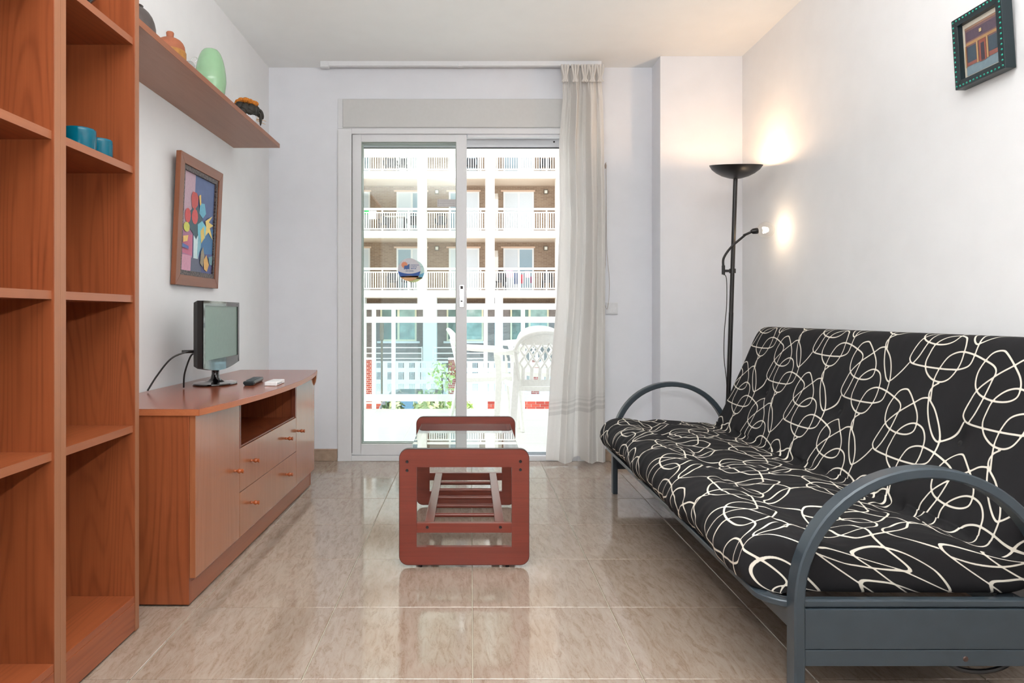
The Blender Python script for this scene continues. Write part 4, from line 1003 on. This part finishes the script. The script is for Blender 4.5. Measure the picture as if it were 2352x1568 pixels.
# plastic chairs and table
def chair(loc,rz,label):
    t=thing('garden_chair',loc,label,'chair',rz=rz,group='white plastic garden chairs on the balcony')
    def B(m,n,**k): return m.build(n,M_plastic,t,local=True,smooth=40,**k)
    # seat (front is +y)
    m=MB(); rows=[]
    for i in range(13):
        u=i/12; row=[]
        for j in range(13):
            v=j/12; x=(v-.5)*(.44-.03*(1-u)); y=-.20+.44*u
            z=.425-.022*math.sin(PI*v)*(.4+.6*u)+.012*u-.03*max(0,u-.88)*8*.4
            row.append((x,y,z))
        rows.append(row)
    m.grid(rows); lo=[[(x,y,z-.012) for x,y,z in r] for r in rows]; m.grid(lo)
    rim=[rows[0][j] for j in range(13)]+[rows[i][12] for i in range(1,13)]+[rows[12][j] for j in range(11,-1,-1)]+[rows[i][0] for i in range(11,0,-1)]
    m.tube([(x,y,z-.012) for x,y,z in rim],.01,closed=True,flat=(.034,.012),up=(0,0,1)); B(m,'seat')
    # back: frame arch with lattice
    def bk(x,z): # curved back surface
        h=(z-.42)/.40; return (x,-.205-.10*h-.02+.10*(x/.24)**2*.55,z)
    m=MB(); arch=catmull([bk(-.175,.43),bk(-.185,.52),bk(-.20,.62),bk(-.205,.70),bk(-.165,.77),bk(-.09,.805),bk(0,.815),bk(.09,.805),bk(.165,.77),bk(.205,.70),bk(.20,.62),bk(.185,.52),bk(.175,.43)],5)
    m.tube(arch,.02,flat=(.050,.012),up=(0,.35,1)) if False else m.tube(arch,.016,10)
    rows=[[bk(x*(1 if z<.8 else .6),z) for x in np.linspace(-.17,.17,14)] for z in (.725,.755,.785,.802)]; m.grid(rows)
    rows=[[bk(x,z) for x in np.linspace(-.172,.172,14)] for z in (.425,.45,.475)]; m.grid(rows)
    B(m,'backrest')
    m=MB()
    for k in range(-5,7):
        for sgn in (1,-1):
            pts=[]
            for q in np.linspace(0,1,9):
                z=.55+.185*q; x=(k*.058-.029)+sgn*.116*(q-.5)
                if abs(x)<.185: pts.append(bk(x,z))
            if len(pts)>2: m.tube(pts,.0075,6)
    for k in range(-2,4): m.tube([bk(k*.058-.03,.47),bk(k*.058-.03,.56)],.014,6)
    B(m,'lattice')
    for s in (-1,1):
        ar=catmull([(s*.205,-.27,.68),(s*.245,-.16,.665),(s*.275,.0,.655),(s*.285,.13,.645),(s*.275,.19,.62),(s*.265,.21,.55)],6)
        B(MB().tube(ar,.02,flat=(.055,.014),up=(s*.9,0,.45)),'armrest')
        fl_=catmull([(s*.265,.21,.56),(s*.262,.215,.42),(s*.27,.235,.2),(s*.28,.25,.002)],6)
        B(MB().tube(fl_,.02,flat=(.048,.022),up=(s*1,.2,0)),'leg')
        bl_=catmull([(s*.195,-.22,.60),(s*.20,-.215,.44),(s*.225,-.25,.2),(s*.24,-.29,.002)],6)
        B(MB().tube(bl_,.02,flat=(.050,.022),up=(s*1,-.2,0)),'leg')
    return t
chair((.50,5.22,0),.10,'white plastic garden chair nearest the door, its lattice back to the room')
chair((.135,5.82,0),-PI/2+.12,'white plastic garden chair behind the door stile, facing the table')
chair((.66,6.56,0),PI-.05,'white plastic garden chair beyond the table, against the railing')
gt=thing('garden_table',(.64,5.98,0),'round white plastic garden table on the balcony','table')
MB().lathe([(.0001,.715),(.36,.715),(.39,.71),(.395,.68),(.385,.68),(.38,.70),(.0001,.702)],(.64,5.98,0),48).build('tabletop',M_plastic,gt,smooth=40)
for k in range(4):
    a=PI/4+k*PI/2; MB().tube([(.64+.30*math.cos(a),5.98+.30*math.sin(a),.70),(.64+.33*math.cos(a),5.98+.33*math.sin(a),.0)],[.028,.022],12).build('leg',M_plastic,gt,smooth=True)

# ============================================================ STREET
ZG=-2.2
struct(MB().box(-60,60,BY1+.05,36,ZG-.3,ZG).build('street_ground',plain('pale_paving',srgb(196,192,184),.8,noise=.06,nscale=2)))
struct(MB().box(-3.2,3.8,YB+.3,BY1+.05,ZG,-.17).build('trim_5',plain('outer_render',srgb(235,232,225),.8)))
def brickmat(name,c1,c2,mort,bw,bh,axis='xz'):
    a=N(name); tcn=a.n('ShaderNodeTexCoord'); sx=a.n('ShaderNodeSeparateXYZ'); a.l(tcn.outputs['Object'],sx.inputs[0]); cb=a.n('ShaderNodeCombineXYZ')
    a.l(a.math('ADD',sx.outputs[0],sx.outputs[1]),cb.inputs[0]); a.l(sx.outputs[2],cb.inputs[1])
    b=a.n('ShaderNodeTexBrick'); b.inputs['Scale'].default_value=1; b.inputs['Brick Width'].default_value=bw; b.inputs['Row Height'].default_value=bh
    b.inputs['Mortar Size'].default_value=.008; b.inputs['Color1'].default_value=c1; b.inputs['Color2'].default_value=c2; b.inputs['Mortar'].default_value=mort
    a.l(cb.outputs[0],b.inputs['Vector']); nz=a.noise(a.coords((1,1,1)),3,3)
    a.l(a.mix(a.math('MULTIPLY',nz,.25),b.outputs['Color'],c2),a.p.inputs['Base Color']); a.p.inputs['Roughness'].default_value=.9; return a.m
M_brick=brickmat('tan_brick',srgb(168,144,122),srgb(146,122,104),srgb(178,164,148),.25,.072)
M_gbrick=brickmat('grey_brick',srgb(150,142,138),srgb(134,126,124),srgb(160,154,150),.25,.072)
M_red=brickmat('red_brick',srgb(176,76,62),srgb(150,60,50),srgb(205,190,180),.22,.07)
M_fac=plain('white_render',srgb(240,236,228),.8,noise=.015,nscale=3)
M_sof=plain('bounce_tinted_soffit',srgb(232,214,196),.8)  # warm tone paints the light reflected up under the white slabs
M_rail2=plain('cream_balustrade',srgb(244,240,232),.5)
YF=32.0; YW=33.9; kf=YF/FPX
floors=[10.28,7.54,4.80,2.06]; HB=.34
bl=thing('apartment_block',(0,YW,ZG),'white and tan brick apartment block with balconies across the street','building')
def fx(px): return (px-CX)*kf
colX=[fx(803)+.0,fx(959),fx(1115),fx(1277),fx(1433),fx(1590),fx(647),fx(491)]
X0b,X1b=-14,14
MB().box(X0b,X1b,YW,YW+1,1.5,16).build('brick_wall',M_brick,bl)
for z in [13.02]+floors:
    s=MB().box(X0b,X1b,YF,YW,z-HB,z).build('floor_slab',M_fac,bl)
    MB().box(X0b,X1b,YF+.15,YW,z-HB-.01,z-HB).build('soffit',M_sof,s)
for x in colX: MB().box(x,x+.42,YF-.05,YF+.42,1.4,16).build('column',M_fac,bl)
# ground floor
MB().box(X0b,X1b,YW-.3,YW+1,ZG,1.5).build('ground_wall',M_gbrick,bl)
for px0,px1 in ((972,1003),(803,838),(1137,1155),(1290,1320)):
    kk=(YF)/FPX; MB().box((px0-CX)*kk,(px1-CX)*kk,YF-.1,YF+.6,ZG,1.72).build('ground_column',plain('grey_white_render',srgb(222,224,226),.8),bl)
M_wfr=plain('pvc_white',srgb(242,244,244),.35); M_win=plain('blue_window_glass',srgb(150,176,190),.08,Coat_Weight=.6)
M_curt=plain('white_net_curtain',srgb(226,234,240),.9); M_lint=plain('pinkish_lintel',srgb(230,200,178),.8)
def bdoor(px0,px1,zf,sty):
    kw=YW/FPX; x0=(px0-CX)*kw; x1=(px1-CX)*kw; z1=zf+2.1; y=YW
    f=MB().box(x0,x1,y-.05,y-.01,z1-.07,z1).box(x0,x0+.08,y-.05,y-.01,zf,z1-.07).box(x1-.08,x1,y-.05,y-.01,zf,z1-.07).box((x0+x1)/2-.05,(x0+x1)/2+.05,y-.05,y-.01,zf,z1-.07).box(x0+.08,(x0+x1)/2-.05,y-.05,y-.01,zf,zf+.08).box((x0+x1)/2+.05,x1-.08,y-.05,y-.01,zf,zf+.08).build('balcony_door',M_wfr,bl)
    xm=(x0+x1)/2
    for k,(a,b) in enumerate(((x0+.08,xm-.05),(xm+.05,x1-.08))):
        MB().box(a,b,y-.03,y-.02,zf+.08,z1-.07).build('pane',M_curt if (sty+k)%3!=0 else M_win,f)
    MB().box(x0-.12,x1+.06,y-.07,y,z1+.003,z1+.08).build('lintel',M_lint,bl)
for r,zf in enumerate(floors[0:]):
    for q,(a,b) in enumerate(((911,981),(1031,1101),(1156,1226),(1300,1370),(780,850))):
        bdoor(a,b,zf,q+r)
    kw=YW/FPX
    for px in (1003.5,1253.5,1420,760):
        x=(px-CX)*kw; z=zf+2.10
        l_=MB().box(x-.10,x+.10,YW-.08,YW,z-.11,z+.11).build('wall_light',plain('grey_light_body',srgb(120,112,100),.6),bl,bevel=.02)
        MB().box(x-.07,x+.07,YW-.11,YW-.081,z-.08,z+.07).build('diffuser',plain('light_diffuser',srgb(240,240,230),.5),l_,bevel=.02)
    for px in (831,1138,1290):
        x=(px-CX)*kw; m=MB(); m.prism([(YW-.9,zf),(YW,zf),(YW,zf+1.95),(YW-.45,zf+1.95),(YW-.9,zf+1.6)],lambda a,b2,k:(x-.1+.2*k,a,b2)); m.build('partition_wall',M_fac,bl)
    xs=sorted(colX)
    for i in range(len(xs)-1):
        a,b=xs[i]+.43,xs[i+1]-.01
        rl_=MB().box(a,b,YF+.0,YF+.06,zf+.93,zf+1.03).box(a,b,YF+.01,YF+.05,zf+.80,zf+.85).box(a,b,YF+.01,YF+.05,zf+.04,zf+.10).build('balcony_rail',M_rail2,bl)
        m=MB(); n=int((b-a)/.104)
        for k in range(n+1):
            x=a+.02+k*(b-a-.04)/n; m.box(x-.019,x+.019,YF+.012,YF+.045,zf+.10,zf+.80)
        m.build('balusters',M_rail2,rl_,kind='stuff')
        m=MB()
        for k in (.4,.92 if i%2 else .85): m.box(a+(b-a)*k-.03,a+(b-a)*k+.03,YF,YF+.06,zf+.0,zf+.93)
        m.build('rail_post',M_rail2,rl_)
# ground floor windows
M_creamf=plain('cream_window_frame',srgb(240,236,205),.5)
for px0,px1 in ((874,957),(1026,1110),(1172,1260)):
    kw=(YW-.3)/FPX; x0=(px0-CX)*kw; x1=(px1-CX)*kw; z0=EH-(783-CY)*kw; z1=EH-(706-CY)*kw; y=YW-.3; xm=(x0+x1)/2; zm=z1-.55
    f=MB().box(x0,x1,y-.08,y-.02,z1-.08,z1).box(x0,x1,y-.08,y-.02,z0,z0+.08).box(x0,x0+.08,y-.08,y-.02,z0+.08,z1-.08).box(x1-.08,x1,y-.08,y-.02,z0+.08,z1-.08).box(xm-.05,xm+.05,y-.08,y-.02,z0+.08,z1-.08).box(x0+.08,x1-.08,y-.085,y-.03,zm-.14,zm+.03).build('shop_window',M_creamf,bl)
    MB().box(x0+.08,xm-.05,y-.05,y-.03,z0+.08,z1-.08).build('pane',plain('dark_green_glass',srgb(90,124,116),.08,noise=.35,nscale=2.5),f)
    MB().box(xm+.05,x1-.08,y-.05,y-.03,z0+.08,z1-.08).build('pane',plain('pale_green_glass',srgb(150,186,180),.08,noise=.3,nscale=2.5),f)
    MB().box(x0-.15,x1+.15,y-.14,y-.0,z0-.10,z0-.003).build('window_sill',M_wfr,f)
m=MB()
for y_ in (798,811,823):
    kw=(YF-1.2)/FPX; z=EH-(y_-CY)*kw; m.box((835-CX)*kw,(969-CX)*kw,YF-1.2,YF-1.16,z-.02,z+.02); m.box((995-CX)*kw,(1115-CX)*kw,YF-1.2,YF-1.16,z-.02,z+.02)
for px in (835,900,969,995,1050,1115): m.box((px-CX)*kw-.02,(px-CX)*kw+.02,YF-1.2,YF-1.16,ZG,EH-(796-CY)*kw)
tag(m.build('handrail',M_rail2,loc=((970-CX)*kw,YF-1.2,ZG)),'pale three-bar handrail before the ground floor of the apartment block','railing')
# things on opposite balconies
M_dk=plain('dark_furniture',srgb(42,46,56),.6)
def patio(px,zf,label,dark=True,sc=1.0):
    kw=33.0/FPX; x=(px-CX)*kw; y=33.0; t=thing('patio_chair',(x,y,zf),label,'chair',group='patio chairs on the opposite balconies')
    M=M_dk if dark else M_plastic
    MB().box(x-.24,x+.24,y-.24,y+.24,zf+.40,zf+.45).build('seat',M,t,bevel=.01)
    MB().tube(catmull([(x-.24,y+.22,zf+.45),(x-.23,y+.27,zf+.8),(x-.14,y+.3,zf+.93),(x+.14,y+.3,zf+.93),(x+.23,y+.27,zf+.8),(x+.24,y+.22,zf+.45)],4),.025,8).box(x-.16,x+.16,y+.25,y+.28,zf+.5,zf+.85).build('backrest',M,t)
    for a in (-1,1):
        for b in (-1,1): MB().cyl((x+a*.2,y+b*.2,zf+.40),(x+a*.24,y+b*.24,zf),.02,seg=8).build('leg',M,t)
        MB().tube([(x+a*.26,y+.22,zf+.64),(x+a*.27,y-.2,zf+.64),(x+a*.25,y-.22,zf+.42)],.02,8).build('armrest',M,t)
for px,r,l in ((883,2,'dark patio chair at left of the second balcony row'),(948,2,'dark patio chair at the table end of the second row'),(1013,2,'round-backed dark patio chair in the middle bay'),(902,3,'dark patio chair behind the round sticker'),(936,3,'dark patio chair on the lowest balcony next to the white column'),
   (1150,3,'dark patio chair at left of the laundry'),(1257,3,'dark folded patio chair at far right of the lowest row'),(895,1,'dark patio chair on the top left balcony'),(925,1,'dark patio chair on the top left balcony near the column'),(1085,1,'navy patio chair on the top middle balcony'),(1252,1,'dark patio chair on the top right balcony')):
    patio(px,floors[r],l)
def ptable(px,zf,label):
    kw=32.8/FPX; x=(px-CX)*kw; y=32.8; t=thing('patio_table',(x,y,zf),label,'table')
    MB().box(x-.45,x+.45,y-.3,y+.3,zf+.70,zf+.74).build('tabletop',M_plastic,t,bevel=.01)
    for a in (-1,1):
        for b in (-1,1): MB().cyl((x+a*.4,y+b*.25,zf+.7),(x+a*.4,y+b*.25,zf),.025,seg=8).build('leg',M_dk,t)
ptable(909,floors[2],'white patio table on the second row left balcony')
def garment(px,zt,w,h,col,label):
    Y=32.35; k=Y/FPX; x=(px-CX)*k; m=MB(); rows=[[(x-w/2+w*u,Y+.02*math.sin(u*14+v),zt-h*v) for u in np.linspace(0,1,9)] for v in np.linspace(0,1,5)]
    m.grid(rows); m.grid([[(a,b+.015,c) for a,b,c in r] for r in rows])
    tag(m.build('garment',plain('cloth_%d_%d_%d'%col,srgb(*col),.9),loc=(x,Y,zt-h),smooth=True),label,'laundry','laundry drying on the opposite balconies')
for px,z,w,h,c,l in ((842,5.78,.2,.18,(60,220,120),'green cloth hung at far left of the second balcony row'),(856,5.76,.36,.4,(235,236,240),'white cloth hung over the left rail'),(1170,3.0,.3,.34,(236,190,205),'pink cloth on the laundry rack'),(1184,2.95,.2,.6,(90,110,150),'blue trousers on the laundry rack'),
   (1198,2.8,.2,.42,(210,70,90),'red cloth on the laundry rack'),(1211,2.95,.24,.3,(236,200,212),'pale pink cloth on the laundry rack'),(1157,2.85,.14,.6,(40,44,56),'black cloth on the laundry rack'),(1219,2.7,.12,.3,(150,80,120),'purple cloth on the laundry rack')):
    garment(px,z,w,h,c,l)
# fence, pillars, low wall
FYc=25.0; kq=FYc/FPX
M_fence=plain('white_fence_panel',srgb(230,238,244),.5)
fn=thing('street_fence',((940-CX)*kq,FYc,ZG),'white slotted panel fence across the street','fence')
zt_=EH-(829-CY)*kq; zb_=EH-(908-CY)*kq
def fence_panel(px0,px1):
    x0,x1=(px0-CX)*kq,(px1-CX)*kq; m=MB(); hgt=zt_-zb_; x=x0
    for f0,f1 in ((0,.12),(.34,.46),(.68,.80),(.95,1)): m.box(x0,x1,FYc,FYc+.03,zb_+hgt*f0,zb_+hgt*f1)
    while x<x1-.1:
        m.box(x,min(x+.19,x1),FYc+.001,FYc+.029,zb_,zt_)
        for k in range(3): m.box(x+.19+.034+k*.05,x+.19+.046+k*.05,FYc+.001,FYc+.029,zb_,zt_)
        x+=.39
    m.build('fence_panel',M_fence,fn)
fence_panel(700,839); fence_panel(853,1029); fence_panel(1048,1220); fence_panel(1238,1420)
m=MB()
for q0,q1 in ((600,840),(859,1029),(1048,1220),(1239,1500)): m.box((q0-CX)*kq,(q1-CX)*kq,FYc,FYc+.2,ZG,zb_-.001)
m.build('fence_base',M_fac,fn)
for px in (841,1030,1221):
    t=thing('brick_pillar',((px+8-CX)*kq,FYc+.1,ZG),{841:'brick gate pillar at left end of the white fence',1030:'red brick gate pillar right beside the door stile',1221:'brick gate pillar hidden behind the garden chair'}[px],'pillar')
    MB().box((px-CX)*kq,(px+17-CX)*kq,FYc-.05,FYc+.25,ZG,zt_+.05).build('shaft',M_red,t)
    MB().box((px-1-CX)*kq,(px+18-CX)*kq,FYc-.08,FYc+.28,zt_+.05,zt_+.11).build('cap',M_fac,t)
YL=18.0; kl=YL/FPX; zlw=EH-(921-CY)*kl
lw=thing('low_brick_wall',((1190-CX)*kl,YL,ZG),'low red brick garden wall below the balcony floor edge','wall')
Mbr=[plain('red_brick_a',srgb(178,78,64),.85),plain('red_brick_b',srgb(158,64,54),.85),plain('red_brick_c',srgb(190,92,74),.85)]
bp_={}
for q0,q1,zt2 in ((780,905,zlw-.06),(1118,1150,zlw),(1190,1400,zlw)):
    x0,x1=(q0-CX)*kl,(q1-CX)*kl
    MB().box(x0,x1,YL+.012,YL+.25,ZG,zt2-.004).build('mortar_core',plain('pale_mortar',srgb(214,202,192),.9),lw)
    for r_ in range(5):
        z=zt2-(r_+1)*.072; x=x0-(.115 if r_%2 else 0)
        while x<x1-.02:
            a_,b_=max(x,x0)+.005,min(x+.225,x1)-.005
            if b_-a_>.03:
                key=round(b_-a_,3),random.randrange(3)
                if key not in bp_: c=MB().box(0,key[0],0,.2,0,.062).build('brick',Mbr[key[1]],local=True); bp_[key]=c
                else: c=bp_[key].copy(); COL.objects.link(c)
                c.parent=lw; c.location=Vector((a_,YL+random.uniform(-.003,.003),z))-lw.location
            x+=.23
# parked car
cy_,cx0=15.2,-1.22
car=thing('parked_car',(cx0,cy_,ZG),'dark blue parked car glimpsed below the balcony rail','car')
prof=[(-2.0,.35),(-2.05,.6),(-1.9,.8),(-1.1,.92),(-.5,1.38),(.9,1.42),(1.6,1.0),(1.95,.95),(2.0,.4)]
def cyc(f): return [(cx0+f*.84,0,0)]
m=MB()
secs=[(-1,0),( -.97,.0),(1,0)]
rows=[]
for f,sh_ in ((-1,.12),(-.9,.03),(-.6,0),(0,0),(.6,0),(.9,.03),(1,.12)):
    rows.append([(cx0+f*.84*(1 if z<.95 else .80),cy_+y*(1-sh_*.5),ZG+(z-(sh_ if z>.9 else 0))) for y,z in prof])
m.grid(rows); m.add([r for r in rows[0]],[tuple(range(9))]); m.add([r for r in rows[-1]],[tuple(range(9))])
m.build('body',plain('dark_blue_paint',srgb(44,58,80),.2,Coat_Weight=.6),car,smooth=35)
gm=plain('car_glass',srgb(60,110,140),.05,Coat_Weight=.6)
MB().add([(cx0-.62,cy_-1.08,ZG+.95),(cx0+.62,cy_-1.08,ZG+.95),(cx0+.52,cy_-.53,ZG+1.385),(cx0-.52,cy_-.53,ZG+1.385),(cx0-.62,cy_-1.09,ZG+.95),(cx0+.62,cy_-1.09,ZG+.95),(cx0+.52,cy_-.54,ZG+1.395),(cx0-.52,cy_-.54,ZG+1.395)],[(0,1,2,3),(7,6,5,4),(0,4,5,1),(1,5,6,2),(2,6,7,3),(3,7,4,0)]).build('windscreen',gm,car)
for sx in (-1,1):
    for yy in (-1.3,1.3): MB().cyl((cx0+sx*.70,cy_+yy,ZG+.31),(cx0+sx*.86,cy_+yy,ZG+.31),.31,seg=20).build('wheel',M_cable,car)
# shrubs
def shrub(px,py,Y,r,label,cols,n=160,zlo=ZG):
    c=Vector(P(px,py,Y)); t=thing('shrub',(c.x,c.y,zlo),label,'shrub')
    for ci,col in enumerate(cols):
        m=MB()
        for k in range(n):
            d=Vector(rng.normal(size=3)); d.normalize(); p=c+d*r*(.4+.6*rng.random()); s=.05+.05*rng.random()
            a=Vector(rng.normal(size=3)).normalized(); b=a.cross(d).normalized()
            m.add([p-a*s,p-b*s*.5+d*.01,p+a*s,p+b*s*.5+d*.01],[(0,1,2,3)])
        m.build('foliage',plain('leaf_%d_%d_%d'%col,srgb(*col),.6),t,kind='stuff')
    MB().tube([(c.x,c.y,zlo),(c.x+.03,c.y,(zlo+c.z)/2),(c.x,c.y,c.z)],[.04,.03,.02],8).build('stem',plain('bark',srgb(110,90,70),.9),t)
shrub(1015,868,20.0,.55,'yellow-green flowering shrub before the brick pillar',[(190,210,120),(226,232,190)],70)
shrub(985,938,12.0,.34,'leafy shrub in front of the parked car',[(140,165,120),(222,228,180)],130)
shrub(1056,930,12.4,.22,'small bright green shrub beside the door stile',[(170,210,110),(222,232,180)],90)
shrub(905,944,12.0,.2,'low dark shrub at left of the parked car',[(80,110,80),(205,215,160)],90)
Yp=20.0
pb_=MB(); a=P(877,950,Yp); b=P(877,727,Yp)
tag(pb_.tube([(a[0],Yp,ZG),(a[0],Yp,P(877,782,Yp)[2]),(a[0],Yp,P(877,780,Yp)[2]),(a[0],Yp,P(877,745,Yp)[2]),(a[0],Yp,b[2])],[.03,.03,.055,.06,.015],10).build('closed_parasol',plain('brown_parasol',srgb(120,104,84),.8),loc=(a[0],Yp,ZG)),'closed brown parasol standing beyond the balcony railing','parasol')
